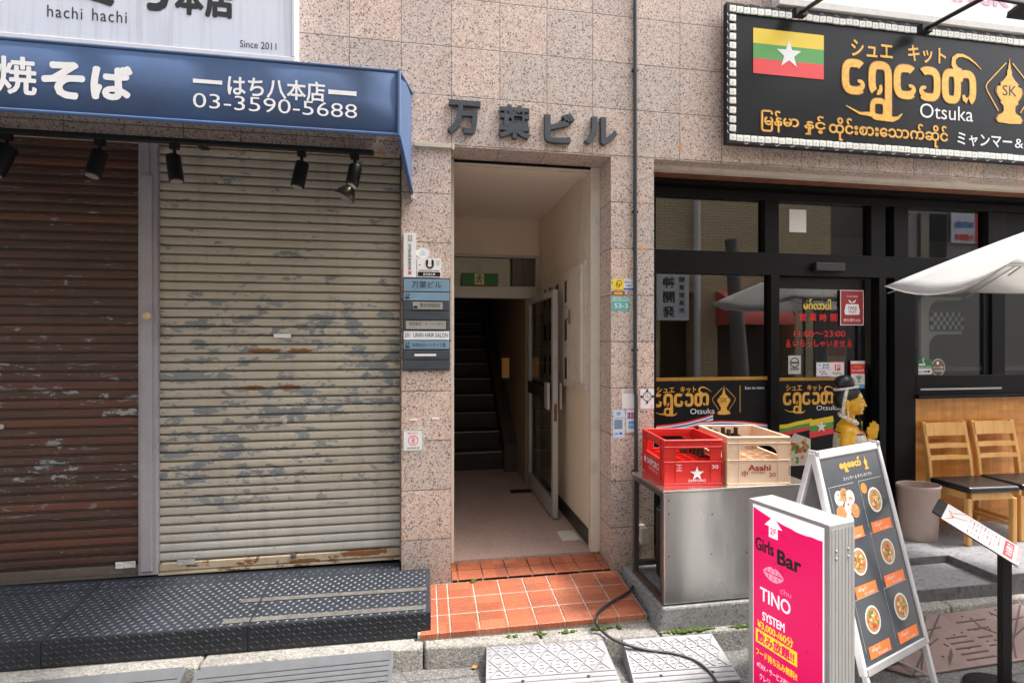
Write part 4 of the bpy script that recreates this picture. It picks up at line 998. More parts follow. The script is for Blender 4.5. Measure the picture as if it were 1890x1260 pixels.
# lamp arms reaching out over the sign, and the white board above it
wr = thing('white_wall_sign', 'white wall sign with pink letters above the black restaurant signboard', 'signboard', (3.6, 0, 3.83))
MB().box(2.30, 6.2, -.10, -.002, 3.865, 5.2).build('board_panel', plain('bright_white_board', (.80,.80,.80), .4, 0, .02), wr, world=True)
MB().box(2.28, 6.2, -.108, -.001, 3.825, 3.8645).build('board_frame', plain('dusty_white_trim', (.60,.58,.56), .5, 0, .1), wr, world=True)
pt(wr, 'SKY', 1812, -22, 9, 1890, -.103, 'pink_pale', .04); pt(wr, 'IN', 1760, -26, 3, 1800, -.103, 'pink_pale', .04)
def arm(px0, py0, px1, py1, label, head):
    xa, za = at(px0, py0, -.17); p0 = Vector((xa, -.165, za)); 
    r = ray(px1, py1); t = (-.75 - CAM.y)/r.y; p1 = CAM + r*t
    t_ = thing('sign_lamp', label, 'sign lamp', p0, 0, 'lamps over the restaurant sign')
    a = MB(); a.tube([p0, p1], .0135, 12); a.build('lamp_arm', 'charcoal', t_, world=True, smooth=60)
    a = MB(); a.box(p0.x-.04, p0.x+.04, -.172, -.13, p0.z-.02, p0.z+.03); a.build('mount', 'charcoal', t_, world=True)
    a = MB(); h = Vector(head); a.hexa([h+Vector(q) for q in ((-.11,-.05,-.03),(.11,-.05,-.03),(.11,.06,-.06),(-.11,.06,-.06))], [h+Vector(q) for q in ((-.10,-.05,.0),(.10,-.05,.0),(.10,.06,-.02),(-.10,.06,-.02))]); a.bar(p1, h+Vector((0,-.02,-.02)), .02, .02)
    a.build('lamp_head', 'charcoal', t_, world=True, bevel=.004)
r = ray(1905, 8); t = (-.62-CAM.y)/r.y; hp = CAM + r*t
arm(1712, 52, 1820, -6, 'black lamp arm over the middle of the restaurant sign', (hp.x, hp.y, hp.z))
r = ray(1620, -60); t = (-.62-CAM.y)/r.y; hp = CAM + r*t
arm(1480, 22, 1540, -18, 'black lamp arm over the left end of the restaurant sign', (hp.x, hp.y, hp.z))

# ------------------------------------------------------------------ window films and stickers
FYF = .359
def film(px_l, px_r, dec, label, DY):
    x0, z1 = at(px_l, 697, DY); x1 = at(px_r, 630, DY)[0]
    t = thing('window_film', label, 'window film', ((x0+x1)/2, DY, .26))
    MB().box(x0, x1, DY, DY+.0016, .26, z1).build('film_sheet', 'sign_black', t, world=True)
    a = MB(); a.plate(x0, z1-.026, x1, z1, DY-.0008, 0, .0006); a.build('gold_border', 'gold_dark', t, world=True)
    a = MB(); x = x0+.02
    while x < x1-.02:
        a.ring(x, z1-.024, .012, .0165, DY-.0014, n=16, k0=0, k1=8); a.ring(x, z1-.024, .004, .0075, DY-.0014, n=12, k0=0, k1=6); x += .019
    a.plate(x0, z1-.004, x1, z1-.0005, DY-.0016, 0, .0004); a.build('gold_border', 'gold', t, world=True)
    return t
t = film(1208.5, 1417.5, 1, 'black window film with gold logo and a tricolour ribbon behind the crates', FYF)
D_ = FYF-.0012
pt(t, 'シュエ', 1212, 714, 725, 1245, D_, 'gold', .02); pt(t, 'キット', 1256, 713, 725, 1285, D_, 'gold', .02)
xa, za = at(1204, 738, D_); xb, _ = at(1308, 742, D_); logo(t, xa, za-.004, xb-xa, D_)
pt(t, 'Otsuka', 1274, 754, 764, 1319, D_, 'white_ink'); xc, zc = at(1336, 738, D_); pagoda(t, xc, zc, .215, D_)
pt(t, 'Scan to menu', 1375, 713, 718, 1410, D_, 'white_ink')
x, z1_ = at(1366, 711, D_); MB().plate(x-.002, z1_-.20, x+.002, z1_, D_, 0, .0006).build('gold_divider', 'gold', t, world=True)
def ribbon(t, pts, cols, wdt, DY):
    n = len(cols)
    for i, cm in enumerate(cols):
        a = MB(); o = (i-(n-1)/2)*wdt/n
        P_ = [at(p[0], p[1], DY) for p in pts]; stroke(a, [(q[0], q[1]-o) for q in P_], wdt/n/2*1.03, DY-.0004*(i+1)); a.build('ribbon_print', cm, t, world=True)
ribbon(t, [(1208,792),(1240,789),(1270,784),(1300,776),(1316,770)], ['red','white_ink','cobalt','white_ink','red'], .055, D_)
ribbon(t, [(1290,784),(1330,782),(1370,783),(1416,788)], ['red','white_ink','cobalt','white_ink','red'], .05, D_-.003)
DD = .4165
t = film(1436, 1592, 1, 'black window film with gold logo and a starred ribbon on the door', DD)
D2 = DD-.0012
pt(t, 'シュエ', 1451, 710, 721, 1480, D2, 'gold', .02); pt(t, 'キット', 1490, 710, 721, 1517, D2, 'gold', .02)
xa, za = at(1445, 735, D2); xb, _ = at(1538, 740, D2); logo(t, xa, za-.004, xb-xa, D2)
pt(t, 'Otsuka', 1507, 748, 757, 1549, D2, 'white_ink')
ribbon(t, [(1436,794),(1452,793),(1470,788),(1499,782)], ['yellow','green','red'], .085, D2)
ribbon(t, [(1494,792),(1538,783)], ['yellow','green','red'], .135, D2-.002)
ribbon(t, [(1562,786),(1592,787)], ['yellow','green','red'], .085, D2)
x, z = at(1516, 787, D2-.004); MB().star(x, z, .046, D2-.0055).build('flag_star', 'white_ink', t, world=True)
def dish_cloud(mb, cx, cz, r, y, n, cols, T=None, rz=None):
    for i in range(n):
        a = rnd.uniform(0, 6.283); q = r*math.sqrt(rnd.random()); s = r*rnd.uniform(.12,.30)
        p = [(cx+q*math.cos(a)+s*rnd.uniform(.6,1.1)*math.cos(k*.9), cz+(q*math.sin(a)+s*rnd.uniform(.6,1.1)*math.sin(k*.9))*((rz or r)/r)) for k in range(7)]
        mb.prism(p, y-.0001*(i % 9)-.0004, y-.0001*(i % 9)-.0003, rnd.randrange(cols), T)
FOOD = [plain('herb_green', (.10,.28,.03), .5), plain('chilli_red', (.55,.06,.02), .5), plain('noodle_tan', (.62,.36,.12), .5), plain('curry_orange', (.62,.22,.03), .5), plain('onion_cream', (.70,.60,.42), .5), plain('beef_brown', (.20,.08,.03), .5)]
x, z = at(1468, 830, D2-.002); a = MB()
a.prism([(x-.09,z-.12),(x+.13,z-.12),(x+.13,z+.08),(x-.01,z+.13),(x-.09,z+.02)], D2-.0035, D2-.003, 6); dish_cloud(a, x+.02, z, .085, D2-.0036, 40, 6); a.build('dish_print', FOOD + [M['cream_metal']], t, world=True)

# lettering stuck on the door glass
dlx = thing('door_lettering', 'red and yellow opening hours lettering on the door glass', 'lettering', (3.0, .417, 1.6))
DL = .4168
for body, bx, mt, bd in (('မဂ်လာပါ',(1483,551,571,1534),'yellow',.015),('営',(1475,578,592,1488),'red_ink',.015),('業',(1494,578,592,1507),'red_ink',.015),('時',(1513,579,593,1526),'red_ink',.015),('間',(1533,579,593,1546),'red_ink',.015),
                     ('11:00〜23:00',(1465,610,621,1560),'red_ink',.0),('いらっしゃいませ',(1464,627,640,1560),'red_ink',.01)): pt(dlx, body, *bx, DL, mt, bd)
for px in (1455, 1568):
    x, z = at(px, 635, DL); a = MB()
    for s in (-1, 1): stroke(a, [(x+s*.004, z+.035), (x+s*.012, z), (x+s*.016, z-.022), (x+s*.006, z-.024), (x+s*.003, z+.01)], .0025, DL)
    a.build('praying_hands_mark', 'red_ink', dlx, world=True)
t = sticker('take_out_poster', 'dark red TAKE OUT poster with a white bag on the door glass', 'poster', (1551,535,600,1594), 'sticker_white', .4010, rows=((.03,.02,.97,.98,'maroon'),),
    texts=(('TAKE',.30,.45,.70,.54,'maroon'),('OUT',.34,.34,.67,.43,'maroon'),('持ち帰りOK',.13,.10,.86,.19,'white_ink'),('TO GO MENU',.26,.80,.74,.84,'white_ink')))
for o in list(t.children):
    if o.name.startswith('lettering') and o.data.materials[0].name == 'maroon_print': o.location.y -= .001
x0, z0, x1, z1 = pbox(1551,535,600,1594,.4010); cx = (x0+x1)/2; hh = z1-z0
a = MB(); a.prism([(cx-.062,z0+hh*.30),(cx+.062,z0+hh*.30),(cx+.068,z0+hh*.40),(cx+.055,z0+hh*.60),(cx-.055,z0+hh*.60),(cx-.068,z0+hh*.40)],   .3995, .3999)
a.prism([(cx,z0+hh*.615),(cx-.028,z0+hh*.66),(cx-.034,z0+hh*.73),(cx-.008,z0+hh*.68)][::-1],   .3995, .3999); a.prism([(cx,z0+hh*.615),(cx+.008,z0+hh*.68),(cx+.034,z0+hh*.73),(cx+.028,z0+hh*.66)][::-1],   .3995, .3999)
a.build('bag_print', 'white_ink', t, world=True)
mg = plain('grey_notice', (.50,.49,.47), .5)
sticker('no_smoking_notice', 'faded grey no smoking notice low on the door glass', 'notice', (1455,656,690,1478), mg, .4172, discs=((.5,.62,.36,'charcoal',.18),), rows=((.22,.58,.78,.66,'charcoal'),), texts=(('全席禁煙',.15,.20,.85,.34,'black_ink'),))
sticker('menu_sheet', 'pale menu sheet behind the card stickers on the door glass', 'notice', (1526,640,670,1562), plain('dim_paper', (.30,.28,.26), .6), .425, rows=((.05,.45,.95,.95,'maroon'),(.1,.5,.5,.9,'brown_print')))
sticker('payment_sticker', 'white payment sticker with tiny card logos, left of the red P one', 'sticker', (1507,667,695,1533), 'sticker_white', .4165, rows=((0,.93,1,1,'exit_green'),(.15,.72,.3,.8,'skyblue'),(.45,.72,.6,.82,'cobalt'),(.66,.72,.9,.82,'red'),(.45,.56,.55,.66,'cobalt'),(.6,.56,.9,.64,'skyblue'),(0,.47,1,.49,'cobalt'),(.2,.28,.32,.36,'cobalt'),(.4,.28,.6,.36,'red'),(.3,.14,.5,.22,'skyblue'),(.55,.14,.75,.22,'red'),(0,.02,1,.05,'cobalt')))
t = sticker('pay_logo_sticker', 'white sticker with a red rounded square P logo on the door', 'sticker', (1533,667,695,1558), 'sticker_white', .4166, rows=((0,.94,1,1,'red'),(.32,.40,.72,.80,'red')), texts=(('PayPay',.16,.12,.84,.30,'black_ink'),('P',.40,.45,.66,.76,'white_ink')))
sticker('coupon_sticker', 'red and white coupon sticker above the wi-fi sign on the door', 'sticker', (1570,666,690,1596), 'red', .4010, rows=((0,.78,1,1,'sticker_white'),), texts=(('PayPay商品券',.06,.16,.94,.36,'white_ink'),('CASHLESS',.2,.5,.8,.62,'yellow')))
t = sticker('wifi_sign', 'white wi-fi sticker with black arcs and a blue foot on the door', 'sticker', (1571,690,717,1596), 'sticker_white', .4010, rows=((0,0,1,.27,'skyblue'),), discs=((.55,.46,.05,'black_ink',0),), texts=(('Wi-Fi FREE',.4,.10,.9,.18,'white_ink'),))
x0, z0, x1, z1 = pbox(1571,690,717,1596,.4010); a = MB(); cx, cz = x0+.55*(x1-x0), z0+.46*(z1-z0)
for r_ in (.016,.028,.040): a.ring(cx, cz, r_, r_+.006, .3995, n=32, k0=5, k1=11)
a.build('printed_mark', 'black_ink', t, world=True)
WY = .3605
t = sticker('smoking_area_sticker', 'green SMOKING AREA sticker with a black arrow, in the right window', 'sticker', (1685,664,691,1720), 'sticker_white', WY, rows=((0,.42,1,1,'exit_green'),(.56,.16,.82,.24,'black_ink')), texts=(('SMOKING AREA',.03,.47,.97,.57,'white_ink'),('THIS WAY',.05,.15,.50,.25,'black_ink')))
x0, z0, x1, z1 = pbox(1685,664,691,1720,WY); a = MB(); a.prism([(x0+.80*(x1-x0),z0+.10*(z1-z0)),(x0+.93*(x1-x0),z0+.20*(z1-z0)),(x0+.80*(x1-x0),z0+.30*(z1-z0))], WY-.0011, WY-.0003); a.build('arrow_mark', 'black_ink', t, world=True)
a = MB(); X0, Z0 = x0+.3*(x1-x0), z0+.68*(z1-z0); stroke(a, [(X0,Z0),(X0+.06,Z0+.0)], .006, WY-.0011); stroke(a, [(X0+.05,Z0+.012),(X0+.035,Z0+.035),(X0+.05,Z0+.05)], .004, WY-.0012); a.build('cigarette_mark', 'white_ink', t, world=True)
x, z = at(1731.5, 678, WY); t = thing('round_sticker', 'round brown sticker beside the green smoking sticker', 'sticker', (x, WY, z-.07))
MB().disc(x, z, .064, .068, WY, .0013, 36).build('backing', 'sticker_white', t, world=True); MB().disc(x, z+.002, .060, .062, WY-.0008, .0007, 36).build('printed_mark', 'brown_print', t, world=True)
MB().text('ネット予約', x-.045, z-.008, x+.045, z+.010, WY-.0014, .02, 0, None, 2).build('lettering', 'white_ink', t, world=True); MB().text('できるお店', x-.045, z-.034, x+.045, z-.016, WY-.0014, .02, 0, None, 2).build('lettering', 'white_ink', t, world=True); MB().disc(x-.005, z+.035, .012, .014, WY-.0014, .0005, 12).build('printed_mark', 'white_ink', t, world=True)
x0, z0, x1, z1 = pbox(1457,386,428,1488,.36); t = thing('paper_notice', 'blank white sheet taped to the transom over the door', 'notice', ((x0+x1)/2, .36, z0)); MB().box(x0, x1, .3595, .3612, z0, z1).build('sheet', 'sticker_white', t, world=True)

# exit sign over the inner door
x0, z0, x1, z1 = pbox(852, 503, 526, 920, 1.80)
t = thing('exit_sign', 'green running man exit sign over the inner doorway', 'exit sign', ((x0+x1)/2, 1.83, z0))
MB().box(x0, x1, 1.80, 1.8395, z0, z1).build('sign_box', 'gold_dark', t, world=True); MB().plate(x0+.006, z0+.006, x1-.006, z1-.006, 1.798, 0, .0015).build('sign_face', 'exit_green', t, world=True)
pm = (x0+x1)/2-.008; MB().plate(pm-.045, z0+.007, pm+.045, z1-.007, 1.7965, 0, .0012).build('pictogram', plain('luminous_cream', (.55,.50,.30), .5), t, world=True)
a = MB(); hz = z1-z0; a.disc(pm+.006, z0+hz*.80, .011, .011, 1.7955, .0006, 14)
for q in ([(pm+.004,z0+hz*.70),(pm-.006,z0+hz*.45)], [(pm-.006,z0+hz*.45),(pm+.018,z0+hz*.38),(pm+.012,z0+hz*.16)], [(pm-.006,z0+hz*.45),(pm-.014,z0+hz*.28),(pm-.034,z0+hz*.22)], [(pm+.004,z0+hz*.66),(pm+.022,z0+hz*.58),(pm+.032,z0+hz*.66)], [(pm+.002,z0+hz*.66),(pm-.018,z0+hz*.64),(pm-.024,z0+hz*.50)]): stroke(a, q, .0055, 1.7957)
a.build('running_figure', 'exit_green', t, world=True)
# ------------------------------------------------------------------ black checker plate steps in front of the shutters
def lozenges(mb, O, U, V, nu, nv, p, Lz, wd, hh, mi=0, keep=None):
    """raised bars of checker plate over the patch O + u*U + v*V (unit vectors), alternating direction"""
    O, U, V = Vector(O), Vector(U).normalized(), Vector(V).normalized(); N = U.cross(V).normalized()
    for i in range(nu):
        for j in range(nv):
            c = O + U*(p*(i+.5)) + V*(p*(j+.5))
            s = 1 if (i+j) % 2 else -1
            d = (U*.80 + V*.60*s).normalized(); q = N.cross(d)
            if keep and not keep(c): continue
            a = d*Lz/2; b_ = q*wd/2; n_ = N*hh
            mb.add([c-a, c-a*.45-b_, c+a*.45-b_, c+a, c+a*.45+b_, c-a*.45+b_, c-a*.45+n_, c+a*.45+n_],
                   [(0,1,6),(1,2,7,6),(2,3,7),(3,4,7),(4,5,6,7),(5,0,6)], mi)
def deck(x0, x1, label):
    t = thing('checker_plate_step', label, 'metal step', ((x0+x1)/2, -.2, .10+zr((x0+x1)/2)), 0, 'black checker plate steps before the shutters')
    yb, ym, yf = .045, -.10, -.425
    za = lambda x: .318; zm = lambda x: .298; zf = lambda x: .232; zbt = lambda x: .108+zr(x)
    top = MB(); xb1 = min(x1, -.142)
    sl = lambda x: -.012*x
    def slab(xa, xb, ya, zaa, yb_, zbb): top.hexa([(xa,ya,zaa-.005+sl(xa)),(xb,ya,zaa-.005+sl(xb)),(xb,yb_,zbb-.005+sl(xb)),(xa,yb_,zbb-.005+sl(xa))], [(xa,ya,zaa+sl(xa)),(xb,ya,zaa+sl(xb)),(xb,yb_,zbb+sl(xb)),(xa,yb_,zbb+sl(xa))])
    slab(x0, x1, yf, .232, ym+.075, .285); slab(x0, xb1, ym+.0755, .282, yb, .305)
    P_ = .0225
    ln = math.hypot(ym+.075-yf, .053)
    lozenges(top, (x0+.004, yf+.004, .2325+sl(x0)), (1,0,-.012), (0, ym+.075-yf, .053), int((x1-x0-.006)/P_), int(ln/P_), P_, .024, .0062, .0026)
    lozenges(top, (x0+.004, ym+.080, .2830+sl(x0)), (1,0,-.012), (0, yb-ym-.0755, .023), int((xb1-x0-.006)/P_), int((yb-ym-.08)/P_), P_, .024, .0062, .0026)
    top.build('tread_plate', 'deck', t, world=True)
    fr = MB(); fr.hexa([(x0,yf-.006,zbt(x0)),(x1,yf-.006,zbt(x1)),(x1,yf-.0005,zbt(x1)),(x0,yf-.0005,zbt(x0))], [(x0,yf-.006,.231+sl(x0)),(x1,yf-.006,.231+sl(x1)),(x1,yf-.0005,.231+sl(x1)),(x0,yf-.0005,.231+sl(x0))])
    P2 = .0245
    lozenges(fr, (x0+.004, yf-.0062, .110+zr(x0)), (1,0,zr(1.3)-zr(.3)), (0,0,1), int((x1-x0-.006)/P2), 5, P2, .027, .007, .0028)
    fr.build('front_plate', 'deck_side', t, world=True)
    for x in (x0, x1-.006):
        sd = MB()
        if x > -.2: sd.hexa([(x,yf,.11),(x+.006,yf,.11),(x+.006,-.004,.11),(x,-.004,.11)], [(x,yf,.226),(x+.006,yf,.226),(x+.006,-.004,.274),(x,-.004,.274)])
        else: sd.hexa([(x,yf,.11),(x+.006,yf,.11),(x+.006,.03,.11),(x,.03,.11)], [(x,yf,.226),(x+.006,yf,.226),(x+.006,.03,.27),(x,.03,.27)])
        sd.build('side_plate', 'deck_side', t, world=True)
    return t
x_a = atz(65, 1200, .232)[0]; x_b = atz(454, 1165, .232)[0]
d1 = deck(x_a-1.13, x_a-.003, 'leftmost black checker plate step, cut by the photo edge')
d2 = deck(x_a, x_b-.003, 'long middle black checker plate step before the beige shutter')
d3 = deck(x_b, .036, 'right black checker plate step with two worn grey grip strips, beside the orange tiles')
def topz(y): return .232 + (y+.425)*.053/(.40)
def strip(t, x0, x1, y, wd, z0=None):
    a = MB(); zz = lambda xx, yy: topz(yy)+.0030-.012*xx; q = [(x0,y-wd/2),(x1,y-wd/2),(x1,y+wd/2),(x0,y+wd/2)]
    a.hexa([(*p, zz(*p)-.001) for p in q], [(*p, zz(*p)) for p in q])
    return a.build('grip_tape', 'tape', t, world=True)
strip(d3, x_b+.002, .012, -.385, .034); strip(d3, x_b+.004, .016, -.225, .030)
strip(d2, x_b-.13, x_b-.006, -.385, .034); strip(d2, x_b-.10, x_b-.006, -.225, .030)

# ------------------------------------------------------------------ kerb ramps on the road
def kerb_ramp(x0, x1, yb, yf, hb, mat, label, cat, group, kind, rz=0.0):
    cx = (x0+x1)/2; z = zr(cx)
    t = thing('kerb_ramp', label, cat, (cx, (yb+yf)/2, z), rz, group)
    T = Matrix.Translation((0, 0, 0)); W, L = x1-x0, yb-yf
    a = MB(); X0, X1, Y0, Y1 = -W/2, W/2, -L/2, L/2; hf = .012
    zz = lambda y: hf+(hb-hf)*(y-Y0)/L
    a.hexa([(X0,Y0,0),(X1,Y0,0),(X1-.02,Y1,0),(X0+.02,Y1,0)], [(X0+.003,Y0,hf),(X1-.003,Y0,hf),(X1-.025,Y1,hb),(X0+.025,Y1,hb)])
    if kind == 'lattice':
        # raised diagonal lattice with small dashes between, ribbed strips near the road
        def rb(p, q, w_=.007): a.bar((p[0],p[1],zz(p[1])+.0008), (q[0],q[1],zz(q[1])+.0008), w_, .0042)
        n = 7; pw = (W-.06)/n; ya, yb_ = Y0+.075, Y1-.012; hy = (yb_-ya)/2
        for i in range(n):
            xa = X0+.03+i*pw
            for j in range(2):
                y = ya+j*hy; rb((xa, y), (xa+pw*.97, y+hy)); rb((xa+pw*.97, y), (xa+pw*.52, y+hy*.46)); rb((xa+pw*.45, y+hy*.55), (xa, y+hy))
                for k in range(4): a.box(xa+pw*(.36+.02*k), xa+pw*(.62+.02*k), y+hy*(.10+.22*k)-.0015, y+hy*(.10+.22*k)+.0015, zz(y+hy*(.10+.22*k)), zz(y+hy*(.10+.22*k))+.0024)
                for k in range(3): a.box(xa+pw*(-.12+.02*k) if i else X0+.026, xa+pw*(.12), y+hy*(.3+.2*k)-.0015, y+hy*(.3+.2*k)+.0015, zz(y+hy*(.3+.2*k)), zz(y+hy*(.3+.2*k))+.0024)
        for y in (Y0+.018, Y0+.042, Y0+.066):
            rb((X0+.012, y), (X1-.012, y), .004)
            k = X0+.016
            while k < X1-.016: a.box(k, k+.005, y+.003, y+.007, zz(y), zz(y)+.003); k += .0115
    else:
        for y in [Y0+.02+.026*k for k in range(int((L-.03)/.026))]:
            a.bar((X0+.03,y,zz(y)+.0008), (X1-.03,y,zz(y)+.0008), .012, .004)
        for x in (X0+.018, X1-.018): a.bar((x,Y0+.01,zz(Y0)+.001), (x,Y1-.01,zz(Y1-.01)+.001), .014, .005)
    a.build('ramp_body', mat, t)
    for bx in ((-W*.22, W*.27) if kind == 'lattice' else ()):
        MB().lathe([(.008,0),(.008,.002),(.006,.003)], 14, 0, Matrix.Translation((bx, Y0+.045, zz(Y0+.045)+.001))).build('bolt_hole', 'black_plastic', t)
    return t
kerb_ramp(.285, .935, -.527, -.785, .098, 'grey_plate', 'pale grey plastic kerb ramp with no cable on it, before the orange tiles', 'kerb ramp', 'pale grey kerb ramps', 'lattice', R(-3))
kerb_ramp(.985, 1.52, -.603, -.845, .100, 'grey_plate', 'pale grey plastic kerb ramp with a black cable lying across it', 'kerb ramp', 'pale grey kerb ramps', 'lattice', R(-3))
kerb_ramp(-1.045, -.135, -.520, -.80, .100, 'rubber', 'dark grey ribbed kerb ramp below the right checker plate step', 'kerb ramp', 'dark ribbed kerb ramps', 'rib')
kerb_ramp(-1.99, -1.07, -.517, -.80, .102, 'rubber', 'dark grey ribbed kerb ramp at the left photo edge', 'kerb ramp', 'dark ribbed kerb ramps', 'rib')
# brown mats with a branching relief
def mat_ramp(x0, x1, label, corner=False):
    cx = (x0+x1)/2; yb = kf(cx)-.012; yf = yb-.36; hb = .072
    t = thing('kerb_ramp', label, 'kerb ramp', (cx, (yb+yf)/2, zr(cx)), R(2.2), 'brown patterned kerb ramps')
    W, L = x1-x0, yb-yf; X0, X1, Y0, Y1 = -W/2, W/2, -L/2, L/2; hf = .010; zz = lambda y: hf+(hb-hf)*(y-Y0)/L
    a = MB()
    if corner: a.hexa([(X1-.01,Y0,0),(X1,Y0,0),(X1,Y1,0),(X0,Y1,0)], [(X1-.01,Y0,hf),(X1,Y0,hf),(X1,Y1,hb),(X0+.03,Y1,.02)])
    else: a.hexa([(X0,Y0,0),(X1,Y0,0),(X1,Y1,0),(X0,Y1,0)], [(X0+.002,Y0,hf),(X1-.002,Y0,hf),(X1-.002,Y1,hb),(X0+.002,Y1,hb)])
    a.build('ramp_body', 'brown_mat', t, bevel=.002)
    if corner:
        g_ = MB()
        for k in range(5):
            f = .15+.17*k; g_.bar((X0+.06+(W-.09)*f*.5, Y1-.03-(L-.05)*f, .022+(zz(Y1-(L-.05)*f)-.02)*.55), (X1-.012, Y1-.03-(L-.05)*f, zz(Y1-.03-(L-.05)*f)+.001), .008, .004)
        g_.build('relief_pattern', plain('worn_relief', (.085,.06,.058), .6), t); return t
    g_ = MB()
    def br(p, q, w_=.006): g_.bar((X0+W*p[0], Y0+L*p[1], zz(Y0+L*p[1])+.0005), (X0+W*q[0], Y0+L*q[1], zz(Y0+L*q[1])+.0005), w_, .005)
    br((.03,.04),(.97,.96),.008); br((.10,.04),(.80,.96)); br((.34,.36),(.62,.52)); br((.34,.36),(.20,.62)); br((.20,.62),(.10,.60)); br((.20,.62),(.24,.84)); br((.56,.68),(.52,.90)); br((.56,.68),(.80,.72))
    for k in range(5): br((.62+.02*k,.10+.10*k),(.93,.10+.10*k),.009)
    for k in range(4): br((.03,.30+.16*k),(.10+.09*k,.30+.16*k),.009)
    for k in range(5): br((.42+.03*k,.08+.03*k),(.50+.03*k,.20+.03*k),.005)
    for k in range(14):
        x, y = rnd.uniform(.06,.94), rnd.uniform(.06,.94); g_.box(X0+W*x-.004, X0+W*x+.004, Y0+L*y-.004, Y0+L*y+.004, zz(Y0+L*y)-.002, zz(Y0+L*y)+.0035)
    g_.build('relief_pattern', plain('worn_relief', (.085,.06,.058), .6), t)
    return t
mat_ramp(2.02, 2.38, 'brown wedge shaped end of the patterned kerb ramps behind the menu board', True)
mat_ramp(2.385, 2.985, 'brown patterned kerb ramp behind the foot of the menu board')
mat_ramp(2.99, 3.59, 'brown patterned kerb ramp behind the black menu post')
mat_ramp(3.595, 4.195, 'brown patterned kerb ramp at the right photo edge')

# ------------------------------------------------------------------ stainless cabinet with beer crates on it
cb = thing('steel_cabinet', 'stainless steel cabinet with an open left side, carrying two beer crates', 'cabinet', (1.71, -.32, .205))
x0, x1, y0, y1, z0, z1 = 1.272, 2.16, -.530, -.105, .206, .828
MB().box(x0+.004, x1, y0, y0+.012, z0+.01, z1-.016).build('front_panel', 'steel', cb, world=True, bevel=.003)
MB().box(x0-.003, x1+.003, y0-.003, y1, z1-.0155, z1).build('top_sheet', 'steel', cb, world=True, bevel=.004)
MB().box(x1-.012, x1, y0+.0125, y1, z0+.01, z1-.016).build('side_panel', 'steel', cb, world=True)
for lx, ly in ((x0, y1-.03), (x0, y0+.0125), (x1-.045, y1-.03)): MB().box(lx, lx+.03, ly, ly+.0295, z0, z1-.016).build('leg', 'dark_steel', cb, world=True)
for q in ((x0+.002, x0+.03, y0+.043, y1-.0305, z0, z0+.03), (x0+.0305, x1-.05, y1-.028, y1-.002, z0+.05, z0+.08), (x0+.002, x0+.028, y0+.043, y1-.0305, z1-.045, z1-.0165)): MB().box(*q).build('frame_rail', 'dark_steel', cb, world=True)

a = MB()
for px, pyy in ((1235,924),(1235,949),(1315,949),(1314,1022),(1235,1027),(1379,1019)):
    x, z = at(px, pyy, y0-.004); a.lathe([(.0035,0),(.0035,.0015)], 8, 0, Matrix.Translation((x, y0-.0002, z)) @ Matrix.Rotation(R(90), 4, 'X'))
a.build('rivet', 'black_plastic', cb, world=True)
cs = thing('black_case', 'black zipped case standing inside the steel cabinet', 'case', (1.44, -.30, .24))
cs.rotation_euler = (0, 0, 0)
a = MB(); a.box(-.05, .05, -.15, .14, -.033, .40); a.build('case_body', 'black_plastic', cs, bevel=.03, seg=3)
a = MB(); a.tube([(-.054,-.14,.02),(-.056,-.14,.34),(-.054,-.10,.385),(-.054,.10,.385)], .004, 6); a.build('zip', 'dark_steel', cs, smooth=60)
a = MB(); a.tube([(-.03,-.07,.40),(-.03,-.07,.43),(-.03,.05,.43),(-.03,.05,.40)], .007, 8); a.build('handle', 'black_plastic', cs, smooth=60)

